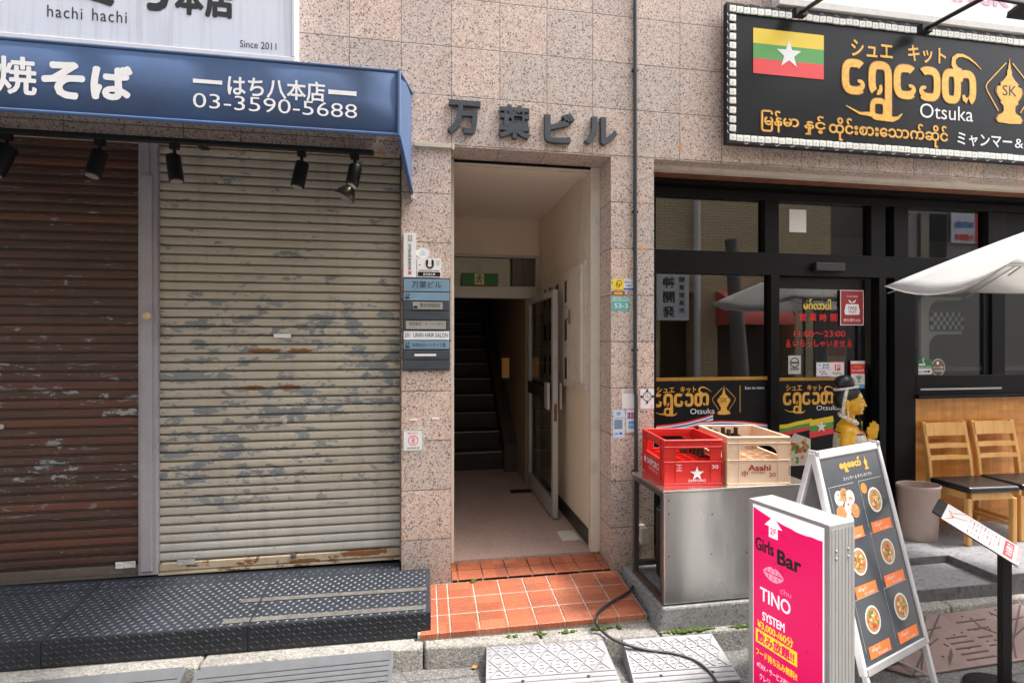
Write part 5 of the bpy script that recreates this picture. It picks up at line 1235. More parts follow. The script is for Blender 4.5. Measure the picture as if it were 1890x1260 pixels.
def crate(loc, rz, W, D, H, mat, label, arched, nx, ny):
    t = thing('beer_crate', label, 'crate', loc, rz)
    x0, x1, y0, y1 = -W/2, W/2, 0, D; th = .010; lp = H*.52; rim = H*.19; pw = .064
    a = MB()
    a.box(x0+.006, x1-.006, y0+.006, y1-.006, .004, .016)
    # lower panels, corner posts, top rim: walls of one moulding
    for (ax, bx, ay_, by) in ((x0,x1,y0,y0+th),(x0,x1,y1-th,y1),(x0,x0+th,y0+th,y1-th),(x1-th,x1,y0+th,y1-th)):
        a.box(ax, bx, ay_, by, 0, lp)
    zt = H-rim
    def wall_top(c0, c1, T):                        # posts and rim round a window with rounded upper corners
        rr = .030 if not arched else .065; q = [(c0, lp), (c0+pw, lp), (c0+pw, zt-rr*.8)]
        q += [(c0+pw+rr-rr*math.cos(R(15*k)), zt-rr*.8+rr*.8*math.sin(R(15*k))) for k in range(1, 7)]
        q += [(c1-pw-rr+rr*math.sin(R(15*k)), zt-rr*.8+rr*.8*math.cos(R(15*k))) for k in range(0, 6)]
        q += [(c1-pw, zt-rr*.8), (c1-pw, lp), (c1, lp), (c1, H-.012), (c0, H-.012)]
        a.prism(q, 0, th, 0, T)
    wall_top(x0, x1, Matrix.Translation((0, y0, 0))); wall_top(x0, x1, Matrix.Translation((0, y1-th, 0)))
    for X0_ in (x0, x1-th): wall_top(y0+th, y1-th, Matrix.Translation((X0_+th, 0, 0)) @ Matrix.Rotation(R(90), 4, 'Z'))
    e = .006                                        # flared lip and ribs
    for (ax, bx, ay_, by) in ((x0-e,x1+e,y0-e,y0+th),(x0-e,x1+e,y1-th,y1+e),(x0-e,x0+th,y0+th,y1-th),(x1-th,x1+e,y0+th,y1-th)):
        a.box(ax, bx, ay_, by, H-.0115, H); a.box(ax+.002 if ax < 0 and bx > 0 else ax, bx, ay_, by, zt+.004 if not arched else zt+.012, zt+.010 if not arched else zt+.018)
        a.box(ax, bx, ay_, by, lp-.006, lp+.0005); a.box(ax, bx, ay_, by, 0, .010)
    for sx in (x0-e, x0+pw-.004, x1-pw, x1+e-.004): a.box(sx, sx+.004, y0-e+.0005, y0-.0002, .0105, H-.012)
    for sy in (y0+.002, y0+pw, y1-pw, y1-.006): a.box(x0-e+.0005, x0-.0002, sy, sy+.004, .0105, H-.012)
    a.build('crate_body', mat, t, bevel=.0015, seg=1)
    gd = MB(); gz = lp*.92
    for i in range(1, nx): x = x0+th+(W-2*th)*i/nx; gd.box(x-.0018, x+.0018, y0+th, y1-th, .017, gz)
    for j in range(1, ny): y = y0+th+(D-2*th)*j/ny; gd.box(x0+th, x1-th, y-.0018, y+.0018, .017, gz-.001)
    for i in range(nx):
        for j in range(ny):
            cx = x0+th+(W-2*th)*(i+.5)/nx; cy = y0+th+(D-2*th)*(j+.5)/ny; q = (W-2*th)/nx*.42
            gd.add([(cx+q*math.cos(k*.785), cy+q*math.sin(k*.785), gz-.004) for k in range(8)] + [(cx+q*.9*math.cos(k*.785), cy+q*.9*math.sin(k*.785), gz-.03) for k in range(8)], [(k, (k+1) % 8, (k+1) % 8+8, k+8) for k in range(8)])
    gd.build('bottle_divider', mat, t)
    return t
CZ = .8285
W1, H1 = .325, .252
c1 = crate((1.488, -.447, CZ), R(-6.0), W1, .385, H1, 'red_crate', 'red beer crate with white star and SAPPORO lettering on the steel cabinet', False, 5, 6)
yt_ = -.0072
a = MB(); a.star(.02, H1*.25, .040, yt_-.0004); a.build('star_mark', 'white_ink', c1)
letter(c1, 'SAPPORO', -.030, .018, .070, .032, yt_, 'white_ink', .01); letter(c1, '30', .105, H1*.36, .142, H1*.44, yt_, 'white_ink', .01)
letter(c1, '小', -.094, H1*.335, -.070, H1*.435, yt_, 'white_ink', .0)
a = MB()
for q in ((-.098,H1*.32,-.066,H1*.33),(-.098,H1*.445,-.066,H1*.455)): a.plate(*q, yt_, 0, .0004)
a.build('printed_mark', 'white_ink', c1)
TL = Matrix.Translation((-W1/2-.0072, 0, 0)) @ Matrix.Rotation(R(-90), 4, 'Z')
letter(c1, 'SAPPORO', -.285, .060, -.075, .100, 0, 'white_ink', .01, TL); letter(c1, 'サッポロビール', -.250, .035, -.100, .052, 0, 'white_ink', .0, TL)
a = MB(); a.star(-.318, .080, .026, -.0004, 0, TL); a.build('star_mark', 'white_ink', c1)
W2, H2 = .348, .268
c2 = crate((1.853, -.503, CZ), R(-7.6), W2, .41, H2, 'cream_crate', 'cream beer crate with dark red Asahi lettering, right of the red crate', True, 4, 5)
mr = plain('crate_maroon', (.33,.015,.02), .45)
letter(c2, 'Asahi', -.062, .078, .066, .113, yt_, mr, .035); letter(c2, 'ASAHI BEER', -.046, .062, .034, .073, yt_, mr, .0); letter(c2, '中', -.098, .045, -.064, .080, yt_, mr, .015); letter(c2, '20', .056, .045, .094, .068, yt_, mr, .015)
TL2 = Matrix.Translation((-W2/2-.0075, 0, 0)) @ Matrix.Rotation(R(-90), 4, 'Z')
MB().plate(-.37, .035, -.05, H2*.46, .0004, 0, .0008, TL2).build('side_print', 'red_crate', c2); letter(c2, 'アサヒビール', -.34, .085, -.085, .112, -.0006, 'white_ink', .02, TL2); letter(c2, '20', -.12, .05, -.085, .072, -.0006, 'white_ink', .02, TL2)
proto = None
def bottle(parent_crate, lx, ly, label, group, H=.235):
    global proto
    loc = wmat(parent_crate) @ Vector((lx, ly, .0175))
    if proto is None:
        proto = thing('beer_bottle', label, 'bottle', loc, 0, group)
        MB().lathe([(.026,0),(.030,.004),(.030,.125),(.027,.145),(.016,.175),(.0125,.20),(.0125,.232),(.0138,.234),(.0138,.242),(.012,.244)], 18).build('bottle_glass', 'bottle', proto, smooth=50)
        MB().lathe([(.0304,.035),(.0304,.105)], 18, cap=False).build('bottle_label', plain('pale_label', (.50,.40,.36), .5, 0, .3, 40), proto, smooth=60)
        return proto
    o = copy_tree(proto); o.location = loc; o['label'] = label; o['group'] = group; return o
gA = 'empty brown bottles in the beer crates'
cw, cdp = (W2-.02)/4, (.41-.02)/5
for i, j, lb in ((0,4,'brown bottle in the back left corner of the cream crate'),(0,3,'brown bottle by the left wall of the cream crate, one row before the back'),(1,4,'brown bottle in the back row of the cream crate, second from its left wall'),(1,3,'brown bottle in the cream crate just before the second bottle of the back row'),(2,4,'brown bottle in the back row of the cream crate, farthest right')):
    bottle(c2, -W2/2+.01+cw*(i+.5), .01+cdp*(j+.5), lb, gA)
cw, cdp = (W1-.02)/5, (.385-.02)/6
for i, j, lb in ((3,4,'brown bottle in the red crate, farthest left of its bottles'),(4,4,'brown bottle by the right wall of the red crate, farthest back'),(4,3,'brown bottle by the right wall of the red crate, middle one'),(4,2,'brown bottle by the right wall of the red crate, nearest the front')):
    b_ = bottle(c1, -W1/2+.01+cw*(i+.5), .01+cdp*(j+.5), lb, gA); b_.scale = (.88, .88, .80)

# ------------------------------------------------------------------ black cable on the ground
cpts = [(1172,1060,-.03,.22),(1166,1085,None,.165),(1150,1098,None,.168),(1125,1112,None,.162),(1105,1130,None,.155),(1101,1148,None,.150),(1108,1160,None,.118),(1128,1177,None,.105),(1160,1190,None,.088),(1200,1200,None,.066),(1240,1205,None,.058),(1275,1215,None,.045),(1300,1230,None,.032),(1318,1250,None,.010),(1330,1275,None,.004),(1345,1300,None,.004)]
pts = []
for px, py, Y, Z in cpts:
    if Y is not None: x, z = at(px, py, Y); pts.append(Vector((x, Y, z)))
    else: x, y = atz(px, py, Z); pts.append(Vector((x, y, Z)))
pts = [Vector((at(1176,1010,-.03)[0], -.03, .45))] + pts
def smooth_path(p, n=6):
    o = []
    for i in range(len(p)-1):
        p0, p1, p2, p3 = p[max(i-1,0)], p[i], p[i+1], p[min(i+2,len(p)-1)]
        for k in range(n):
            t = k/n; o.append(.5*((2*p1)+(p2-p0)*t+(2*p0-5*p1+4*p2-p3)*t*t+(3*p1-p0-3*p2+p3)*t**3))
    return o + [p[-1]]
tag(MB().tube(smooth_path(pts), .0075, 8).build('black_cable', plain('cable_rubber', (.03,.032,.036), .5), smooth=70), 'black cable looping from the conduit over the tiles and a kerb ramp', 'cable')
# ------------------------------------------------------------------ pink lightbox sign on the road
PA = math.atan2(-.372, .089)
ps = thing('pink_sign', 'bright magenta Girls Bar lightbox sign with silver frame standing on the road', 'sign', (1.4975+.0705, -1.198+.024, zr(1.5)), PA)
PW, PD, PH = .385, .146, .935
a = MB(); f = .022
for x0, x1, z0, z1 in ((-PW/2,-PW/2+f,.06,PH),(PW/2-f,PW/2,.06,PH),(-PW/2+f,PW/2-f,.06,.06+f),(-PW/2+f,PW/2-f,PH-f*.8,PH)):
    a.box(x0, x1, -PD/2, PD/2, z0, z1)
a.build('sign_frame', 'alu', ps, bevel=.003)
a = MB()
for k in range(7): y = -PD/2+.014+k*.0195; a.box(PW/2+.0002, PW/2+.0010, y, y+.014, .062, PH-.020)
a.build('frame_flute', 'alu', ps)
for z in (PH-.105, PH-.135):
    for y in (-.035, .035):
        MB().ball((PW/2+.002, y, z), .003, .006, .006, 10).build('rivet', 'silver', ps, smooth=60)
a = MB(); a.box(-PW/2+.021, PW/2-.021, -PD/2+.004, -PD/2+.012, .08, PH-.016); a.box(-PW/2+.021, PW/2-.021, PD/2-.012, PD/2-.004, .08, PH-.016)
wa = plain('white_acrylic', (.80,.78,.80), .25, 0, .02); b_ = wa.node_tree.nodes['Principled BSDF']; b_.inputs['Emission Color'].default_value = (1, .97, .98, 1); b_.inputs['Emission Strength'].default_value = .18
a.build('acrylic_panel', wa, ps)
# magenta sheet slipping down a little, so a white gap shows along its sagging top edge
xs_ = [-PW/2+.026+(PW-.056)*i/14 for i in range(15)]
tp = [PH-.030-.042*math.sin(math.pi*min(1, (i/14)*1.05)*.62)-.004*rnd.random() for i in range(15)]
poly = [(xs_[0], .09), (xs_[-1], .09)] + [(xs_[i], tp[i]) for i in range(14, -1, -1)]
MB().prism(poly, -PD/2+.0022, -PD/2+.0034).build('poster_sheet', 'pink', ps)
yp = -PD/2+.0010
def litmat(nm, src, e, st):
    q = M[src].copy(); q.name = nm; k = q.node_tree.nodes['Principled BSDF']; k.inputs['Emission Color'].default_value = (*e, 1); k.inputs['Emission Strength'].default_value = st; M[nm] = q
litmat('lit_white', 'white_ink', (1,.97,.98), .20); litmat('lit_yellow', 'yellow', (1,.72,.02), .20); litmat('lit_pale', 'pink_pale', (1,.45,.65), .12)
def onp(px, py):                              # photo pixel -> local (x, z) on the sign face
    O = Vector(ps.location) + Vector((math.sin(PA), -math.cos(PA), 0))*(PD/2-.001)
    N = Vector((math.sin(PA), -math.cos(PA), 0)); r = ray(px, py); t = (O-CAM).dot(N)/r.dot(N); p = CAM + r*t - O
    return p.dot(Vector((math.cos(PA), math.sin(PA), 0))), p.z + O.z - ps.location.z
def ptx(body, xl, yt, yb, xr, mat, bold=.0, nm='lettering', y=yp, res=3):
    x0, z1 = onp(xl, yt); _, z0 = onp(xl, yb); x1, _ = onp(xr, 1000)
    return MB().text(body, x0, z0, x1, z1, y, bold, 0, None, res).build(nm, mat, ps)
ax, az = onp(1427, 953); s_ = .085
a = MB(); a.prism([(ax-s_*.26,az-s_*1.10),(ax+s_*.26,az-s_*1.10),(ax+s_*.26,az-s_*.55),(ax+s_*.52,az-s_*.55),(ax,az),(ax-s_*.52,az-s_*.55),(ax-s_*.26,az-s_*.55)], yp, yp+.0008); a.build('arrow_print', 'lit_white', ps)
letter(ps, '2F', ax-s_*.18, az-s_*.92, ax+s_*.18, az-s_*.60, yp-.0006, 'pink', .02)
ptx('Girls', 1394, 988, 1012, 1428, 'black_ink', .03); ptx('Bar', 1434, 1012, 1040, 1479, 'black_ink', .045)
ptx('TINO', 1403, 1081, 1106, 1459, 'lit_white', .015); ptx('SYSTEM', 1407, 1127, 1143, 1448, 'lit_white', .02)
ptx('¥3,000-/60分', 1398, 1140, 1157, 1464, 'lit_yellow', .02); ptx('chu', 1440, 1083, 1094, 1460, 'lit_pale', -.01)
x0, z1 = onp(1395, 1157); _, z0 = onp(1395, 1182); x1, _ = onp(1471, 1200)
MB().plate(x0, z0, x1, z1, yp, 0, .0008).build('price_band', 'lit_yellow', ps); letter(ps, '飲み放題!!', x0+.008, z0+.006, x1-.012, z1-.006, yp-.0006, 'pink', .035)
ptx('フード持ち込み無料!!', 1395, 1192, 1206, 1471, 'lit_yellow', .015); ptx('※TAX・サービス料込み', 1397, 1217, 1229, 1466, 'lit_white', .0); ptx('クレジットカード OK', 1402, 1240, 1252, 1470, 'lit_white', .0)
lx, lz = onp(1427, 1061); a = MB(); W_ = .062
up = [(-1,.05),(-.75,.42),(-.42,.72),(-.15,.78),(0,.62),(.15,.78),(.42,.72),(.75,.42),(1,.05),(.6,.16),(.25,.14),(0,.08),(-.25,.14),(-.6,.16)]
lo = [(-1,.0),(-.6,-.06),(-.2,-.02),(0,-.05),(.2,-.02),(.6,-.06),(1,.0),(.72,-.42),(.35,-.72),(0,-.80),(-.35,-.72),(-.72,-.42)]
for q in (up[::-1], lo[::-1]): a.prism([(lx+p[0]*W_*.85, lz+p[1]*W_*.62) for p in q][::-1] if q is up[::-1] else [(lx+p[0]*W_*.85, lz+p[1]*W_*.62) for p in q][::-1], yp, yp+.0008)
a.build('lips_print', 'lit_pale', ps)
a = MB()
for (p, q) in ((( -.55,.45),(-.5,.2)),((-.2,.62),(-.18,.22)),((.2,.62),(.18,.22)),((.55,.45),(.5,.2)),((-.45,-.1),(-.4,-.5)),((0,-.12),(0,-.65)),((.45,-.1),(.4,-.5))): stroke(a, [(lx+p[0]*W_*.85, lz+p[1]*W_*.62),(lx+q[0]*W_*.85, lz+q[1]*W_*.62)], .0022, yp-.0004)
a.build('lips_crease', 'pink', ps)
hx, hz = onp(1452, 1110)
a = MB(); a.box(-PW/2-.03, -PW/2+.03, -.19, .19, .0, .035); a.box(PW/2-.03, PW/2+.03, -.19, .19, .0, .035); a.box(-PW/2+.005, -PW/2+.03, -.02, .02, .0355, .0595); a.box(PW/2-.03, PW/2-.005, -.02, .02, .0355, .0595)
a.build('sign_foot', 'charcoal', ps, bevel=.004)

# ------------------------------------------------------------------ A-frame menu board
AFA = R(19); TRp = Vector((2.368, -.752)); Wd = .575
u2 = Vector((math.cos(AFA), math.sin(AFA))); c2d = TRp - u2*Wd/2
af = thing('menu_board', 'silver A-frame menu board with six dish photos standing beside the terrace', 'menu board', (c2d.x, c2d.y, zr(c2d.x)), AFA)
HT, LEAN = 1.13, .27
L_ = math.hypot(HT, LEAN); ang = math.atan2(LEAN, HT)
Tf = Matrix.Translation((0, -LEAN, 0)) @ Matrix.Rotation(-ang, 4, 'X')        # local frame of the front leaf: z up the slope
Tb = Matrix.Translation((0, LEAN, 0)) @ Matrix.Rotation(ang, 4, 'X')
def leaf(T, s):
    a = MB(); w2 = Wd/2; fw = .030
    for sx in (-1, 1): a.box(min(sx*w2, sx*(w2-fw)), max(sx*w2, sx*(w2-fw)), -.014, .014, .18, L_-.012, 0, T)
    a.box(-w2+fw+.0005, w2-fw-.0005, -.014, .014, .18, .21, 0, T); a.box(-w2+fw+.0005, w2-fw-.0005, -.014, .014, L_-.045, L_-.012, 0, T)
    return a.build('leaf_frame', 'alu_white', af, bevel=.006, seg=2)
f1 = leaf(Tf, 1); f2 = leaf(Tb, -1)
for T in (Tf, Tb):
    for sx in (-1, 1):
        a = MB(); a.box(sx*(Wd/2-.024)-.012, sx*(Wd/2-.024)+.012, -.012, .012, .0, .1795, 0, T); a.build('leg', 'alu_white', af, bevel=.004)
MB().box(-Wd/2+.026, Wd/2-.026, .0, .008, .2, L_-.04, 0, Tb).build('back_sheet', plain('grey_sheet', (.33,.32,.32), .5), af)
a = MB()
for sx in (-1, 1): a.tube([(sx*(Wd/2-.02), -.022, HT-.014),(sx*(Wd/2-.02), .022, HT-.014)], .015, 12)
a.build('hinge_cap', 'silver', af, bevel=.003, smooth=50)
a = MB(); a.bar((-Wd/2+.03,-.19,.30),(-Wd/2+.03,.19,.30),.008,.004); a.build('spreader', 'alu', af)
for sx in (-1, 1): MB().tube([(sx*(Wd/2-.024),-LEAN+.015,.028),(sx*(Wd/2-.024),LEAN-.015,.028)], .008, 10).build('foot_bar', 'silver', af, smooth=60)
bx0, bx1, bz0, bz1 = -Wd/2+.026, Wd/2-.026, .205, L_-.040
MB().box(bx0, bx1, -.006, .002, bz0, bz1, 0, Tf).build('menu_sheet', plain('menu_slate', (.055,.062,.075), .2, 0, .15, 5, coat=.25), af)
ym = -.0072
def mtext(body, fx0, fz0, fx1, fz1, mat, bold=0.0): return MB().text(body, bx0+(bx1-bx0)*fx0, bz0+(bz1-bz0)*fz0, bx0+(bx1-bx0)*fx1, bz0+(bz1-bz0)*fz1, ym, bold, 0, Tf, 3).build('lettering', mat, af)
mtext('ေရွှေခတ်', .30, .905, .66, .975, 'gold', .045); mtext('ミャンマー ＆ タイレストラン', .32, .865, .80, .883, 'white_ink', .0)
a = MB(); pr = [(.0,1.0),(.03,.8),(.10,.62),(.20,.5),(.12,.3),(.10,.2),(.22,.06),(.2,.0)]
cx, cz, H_ = bx0+(bx1-bx0)*.74, bz0+(bz1-bz0)*.94, .075
a.prism([(cx-p[0]*H_, cz+(p[1]-.5)*H_) for p in pr] + [(cx+p[0]*H_, cz+(p[1]-.5)*H_) for p in pr[::-1][:-1]], ym, ym+.0005, 0, Tf); a.build('emblem', 'gold', af)
a = MB()
for c_ in (0, 1):
    for r_, zt in ((0, .845), (1, .575), (2, .30)):
        zt -= .01*c_*0
        a.box(bx0+(bx1-bx0)*(.06+.48*c_), bx0+(bx1-bx0)*(.46+.48*c_), ym-.0002, ym+.0004, bz0+(bz1-bz0)*zt, bz0+(bz1-bz0)*zt+.0025, 0, Tf)
        a.box(bx0+(bx1-bx0)*(.06+.48*c_), bx0+(bx1-bx0)*(.06+.48*c_)+.0022, ym-.0002, ym+.0004, bz0+(bz1-bz0)*(zt-.235), bz0+(bz1-bz0)*zt-.0003, 0, Tf)
a.build('menu_line', plain('thin_grey_line', (.35,.37,.40), .5), af)
for c_ in (0, 1):
    for r_, zc in ((0, .735), (1, .465), (2, .19)):
        cx = bx0+(bx1-bx0)*(.27+.48*c_); cz = bz0+(bz1-bz0)*zc; rr = .060
        if (c_, r_) == (0, 0):
            a = MB()
            for q, (ox, oz, r2) in enumerate(((-.045,.045,.036),(.0,.055,.034),(.045,.040,.034),(-.052,-.03,.045),(.01,-.005,.030),(.06,-.025,.034),(.0,-.06,.03))): a.disc(cx+ox, cz+oz, r2, r2, ym-.0002*(q+1), .0004, 22, q % 2, Tf)
            a.build('plate_print', [plain('white_plate_print', (.66,.66,.64), .4), plain('soup_print', (.45,.22,.08), .4)], af)
            a = MB()
            for ox, oz in ((-.045,.045),(.0,.055),(.045,.040),(.06,-.025),(.0,-.06),(.01,-.005)): dish_cloud(a, cx+ox, cz+oz, .020, ym-.0018, 9, 6, Tf)
            a.build('dish_print', FOOD, af)
        else:
            a = MB(); a.disc(cx, cz, rr, rr, ym, .0005, 30, 0, Tf); a.disc(cx, cz, rr*.86, rr*.86, ym-.0003, .0004, 30, 1, Tf)
            a.build('plate_print', [plain('white_plate_print', (.66,.66,.64), .4), plain('soup_print', (.45,.22,.08), .4)], af)
            a = MB(); dish_cloud(a, cx, cz, rr*.62, ym-.0006, 46, 6, Tf); a.build('dish_print', FOOD, af)
            if (c_, r_) == (1, 0): a = MB(); a.disc(cx-.075, cz+.065, .026, .026, ym-.0004, .0004, 18, 0, Tf); a.build('dish_print', FOOD[3], af)
        a = MB(); a.box(cx-.085, cx+.09, ym-.0004, ym+.0003, cz-.148, cz-.098, 0, Tf); a.build('price_tab', 'orange', af)
        MB().text('ဆီချက်', cx-.065, cz-.128, cx+.005, cz-.104, ym-.0012, .0, 0, Tf, 2).build('lettering', 'white_ink', af); MB().text('￥1,000', cx-.02, cz-.144, cx+.06, cz-.132, ym-.0012, .0, 0, Tf, 2).build('lettering', 'white_ink', af)
MB().box(bx0, bx1, -.0165, -.0155, .181, .209, 0, Tf).build('sheet_clip', 'alu', af)

# ------------------------------------------------------------------ slanted price stand
O_ = Vector((2.637, -1.058, .712)); bb, tau, roll = -.927, .52, .1316
d_ = Vector((math.cos(tau)*math.cos(bb), math.cos(tau)*math.sin(bb), -math.sin(tau))); c0 = Vector((-math.sin(bb), math.cos(bb), 0)); n0 = d_.cross(c0)
c_ = c0*math.cos(roll) + n0*math.sin(roll); n_ = d_.cross(c_)
if n_.z < 0: n_ = -n_
px_ = at(1854, 1060, -1.12)[0]
ms = thing('menu_stand', 'black post stand with a slanted white food menu, right of the A-frame board', 'menu stand', (px_, -1.12, zr(px_)))
Tm = Matrix((( *d_, ), ( *c_, ), ( *n_, ))).transposed().to_4x4(); Tm.translation = O_
def mbox(name, mat, x0, x1, y0, y1, z0, z1, bev=0.0): return MB().box(x0, x1, y0, y1, z0, z1, 0, Tm).build(name, mat, ms, world=True, bevel=bev)
mbox('menu_card', plain('glossy_white_card', (.82,.81,.80), .25, 0, .02), -.1485, .1485, -.105, .105, 0, .003)
mbox('backing_plate', 'black_plastic', -.150, .150, -.104, .104, -.006, -.0005)
mbox('clip', 'charcoal', -.190, -.149, -.095, .095, -.004, .006, .002)
mbox('sleeve_end', plain('clear_pvc', (.62,.50,.50), .2), .149, .162, -.103, .103, -.012, .0035)
mbox('red_label', 'red', .098, .134, -.085, .085, .0032, .0040)
Tt = Tm @ Matrix.Translation((.117, 0, .0046)) @ Matrix.Rotation(R(90), 4, 'Z') @ Matrix.Rotation(R(-90), 4, 'X')
MB().text('お品書き', -.065, -.013, .065, .013, 0, .03, 0, Tt, 2).build('lettering', 'white_ink', ms, world=True)
a = MB(); b2_ = MB(); k_ = 0
for i in range(9):
    xx = -.045+.015*i
    for j in range(3):
        y0 = -.09+.062*j+rnd.uniform(0,.008); (b2_ if (i+j) % 3 else a).box(xx, xx+.0035, y0, y0+rnd.uniform(.025,.05), .0032, .0036, 0, Tm)
a.build('menu_line', 'red_ink', ms, world=True); b2_.build('menu_line', plain('pale_print', (.45,.42,.42), .5), ms, world=True)
a = MB()
for q in ([(-.135,-.09),(-.11,-.02),(-.135,.03)], [(-.12,.02),(-.09,.07),(-.07,.095)], [(-.13,-.03),(-.06,.03)]):
    for i in range(len(q)-1): a.bar(Tm @ Vector((q[i][0],q[i][1],.0034)), Tm @ Vector((q[i+1][0],q[i+1][1],.0034)), .006, .0006)
a.build('flower_print', 'orange', ms, world=True)
pz = O_.z - .07
pw_ = Matrix.Rotation(R(-20), 4, 'Z'); pw_.translation = (px_, -1.12, 0)
MB().box(-.019, .019, -.019, .019, zr(px_)+.012, pz, 0, pw_).build('post', 'charcoal', ms, world=True, bevel=.002)
a = MB(); a.bar((px_,-1.12,pz-.02), tuple(O_ + d_*.06 - n_*.012), .03, .012); a.build('post_head', 'charcoal', ms, world=True)
MB().lathe([(.15,0),(.15,.006),(.14,.012)], 32).build('base', 'charcoal', ms, smooth=40)

# ------------------------------------------------------------------ bin
bn = thing('waste_bin', 'mauve oval waste bin beside the wooden chairs', 'bin', (3.585, .12, .1855), R(-8))
MB().lathe([(.128,0),(.132,.004),(.148,.385),(.150,.388),(.150,.394),(.146,.394),(.128,.02)], 40, 0, None, 1.0, .66).build('bin_body', 'bin', bn, smooth=40)
MB().lathe([(.1512,.374),(.1525,.380),(.1525,.394),(.150,.397),(.1465,.394)], 40, 0, None, 1.0, .66, cap=False).build('bin_rim', 'bin', bn, smooth=50)

# ------------------------------------------------------------------ wooden chairs
def chair():
    t = thing('wooden_chair', 'beech ladder back chair with black seat next to the mauve bin', 'chair', (3.985, -.085, .1855), R(-3), 'wooden chairs in front of the restaurant window')
    W, D, SH = .40, .355, .405
    for sx in (-1, 1):
        a = MB(); x = sx*(W/2-.02); a.bar((x, .022, 0), (x, .022, SH-.075), .036, .036); a.build('front_leg', 'wood', t, bevel=.008, seg=3)
        a = MB(); X = sx*(W/2-.025)
        pts = [(0, D-.005), (.18, D-.02), (SH-.02, D-.032), (.55, D-.016), (.82, D+.030)]
        for i in range(len(pts)-1):
            (za, ya), (zb, yb) = pts[i], pts[i+1]; wa = .036 if i < 3 else .034; wb = .036 if i < 3 else .026
            a.hexa([(X-.014,ya-wa/2,za),(X+.014,ya-wa/2,za),(X+.014,ya+wa/2,za),(X-.014,ya+wa/2,za)], [(X-.014,yb-wb/2,zb),(X+.014,yb-wb/2,zb),(X+.014,yb+wb/2,zb),(X-.014,yb+wb/2,zb)])
        a.build('back_post', 'wood', t, bevel=.005)
    x0 = W/2-.04
    for q in ((.010, .030), (D-.05, D-.03)): MB().box(-x0, x0, q[0], q[1], SH-.085, SH-.035).build('seat_rail', 'wood', t, bevel=.003)
    for sx in (-1, 1): a = MB(); a.box(min(sx*(W/2-.033), sx*(W/2-.012)), max(sx*(W/2-.033), sx*(W/2-.012)), .041, D-.055, SH-.085, SH-.035); a.build('seat_rail', 'wood', t, bevel=.003); a = MB(); a.box(min(sx*(W/2-.030), sx*(W/2-.015)), max(sx*(W/2-.030), sx*(W/2-.015)), .041, D-.03, .12, .145); a.build('side_stretcher', 'wood', t, bevel=.003)
    def slat(z0, z1, y, bow, th=.016):
        a = MB(); n = 10
        for i in range(n):
            u0, u1 = -1+2*i/n, -1+2*(i+1)/n; f = lambda u: bow*(1-u*u); xx = W/2-.028
            a.hexa([(u0*xx,y(z0)+f(u0),z0),(u1*xx,y(z0)+f(u1),z0),(u1*xx,y(z0)+f(u1)+th,z0),(u0*xx,y(z0)+f(u0)+th,z0)], [(u0*xx,y(z1)+f(u0),z1),(u1*xx,y(z1)+f(u1),z1),(u1*xx,y(z1)+f(u1)+th,z1),(u0*xx,y(z1)+f(u0)+th,z1)])
        a.build('back_slat', 'wood', t)
    yb = lambda z: D-.034+(z-.55)*.17
    slat(.715, .812, yb, .014); slat(.622, .656, yb, .014); slat(.535, .566, yb, .014)
    a = MB(); a.box(-W/2-.005, W/2+.005, -.012, D-.055, SH-.034, SH+.012); sc_ = a.build('seat_cushion', 'seat', t, bevel=.018, seg=4)
    return t
ch1 = chair(); ch2 = copy_tree(ch1); ch2.location = (4.445, -.08, .1855); ch2.rotation_euler = (0, 0, R(-3)); ch2['label'] = 'beech ladder back chair with black seat, cut by the right photo edge'

# ------------------------------------------------------------------ praying statue by the door
sx_, sy_ = at(1566, 770, -.02)[0], -.02
sta = thing('praying_statue', 'gilded wooden statue of a praying woman with black hair bun beside the door', 'statue', (sx_, sy_, .1855), R(-38))
Zt = 1.63 + (630-693)/FPX*((sx_*math.sin(YAW)+(sy_+3.15)*math.cos(YAW))) - .1855      # top of the bun
zc = Zt - .175                                                                      # head centre
def prof_sweep(mb, sec, n=20):           # sec: (z, cx, rx, ry)
    vs = []; fs = []
    for z, cx, rx, ry in sec:
        for k in range(n): q = 2*math.pi*k/n; vs.append((cx+rx*math.cos(q), ry*math.sin(q), z))
    for i in range(len(sec)-1):
        for k in range(n): fs.append((i*n+k, i*n+(k+1) % n, (i+1)*n+(k+1) % n, (i+1)*n+k))
    fs += [tuple(reversed(range(n))), tuple(range((len(sec)-1)*n, len(sec)*n))]
    mb.add(vs, fs)
a = MB()
# head: cranium, face wedge, jaw, nose, chin, lips, ears, brow
a.ball((.0, 0, zc+.015), .086, .070, .085, 20); a.ball((.030, 0, zc-.022), .060, .056, .072, 18); a.ball((.050, 0, zc-.066), .030, .034, .024, 14)
a.hexa([(.078,-.014,zc-.030),(.106,-.003,zc-.028),(.106,.003,zc-.028),(.078,.014,zc-.030)], [(.080,-.006,zc+.022),(.088,-.003,zc+.022),(.088,.003,zc+.022),(.080,.006,zc+.022)])
a.ball((.097,0,zc-.026), .010, .011, .008, 10); a.ball((.082,0,zc-.045), .010, .018, .0055, 10); a.ball((.080,0,zc-.055), .009, .016, .0055, 10); a.ball((.072,0,zc-.076), .014, .018, .012, 10)
for s in (-1, 1):
    a.ball((-.012, s*.070, zc-.012), .018, .008, .034, 12); a.ball((-.010, s*.071, zc-.045), .010, .007, .016, 10); a.ball((.070, s*.026, zc+.006), .014, .016, .007, 10); a.ball((.060, s*.036, zc-.030), .02, .018, .02, 10)
prof_sweep(a, [(zc-.17, -.012, .062, .074), (zc-.13, -.006, .040, .040), (zc-.085, .004, .036, .036), (zc-.04, .0, .05, .05)])
ZB = zc - .165                            # shoulder line
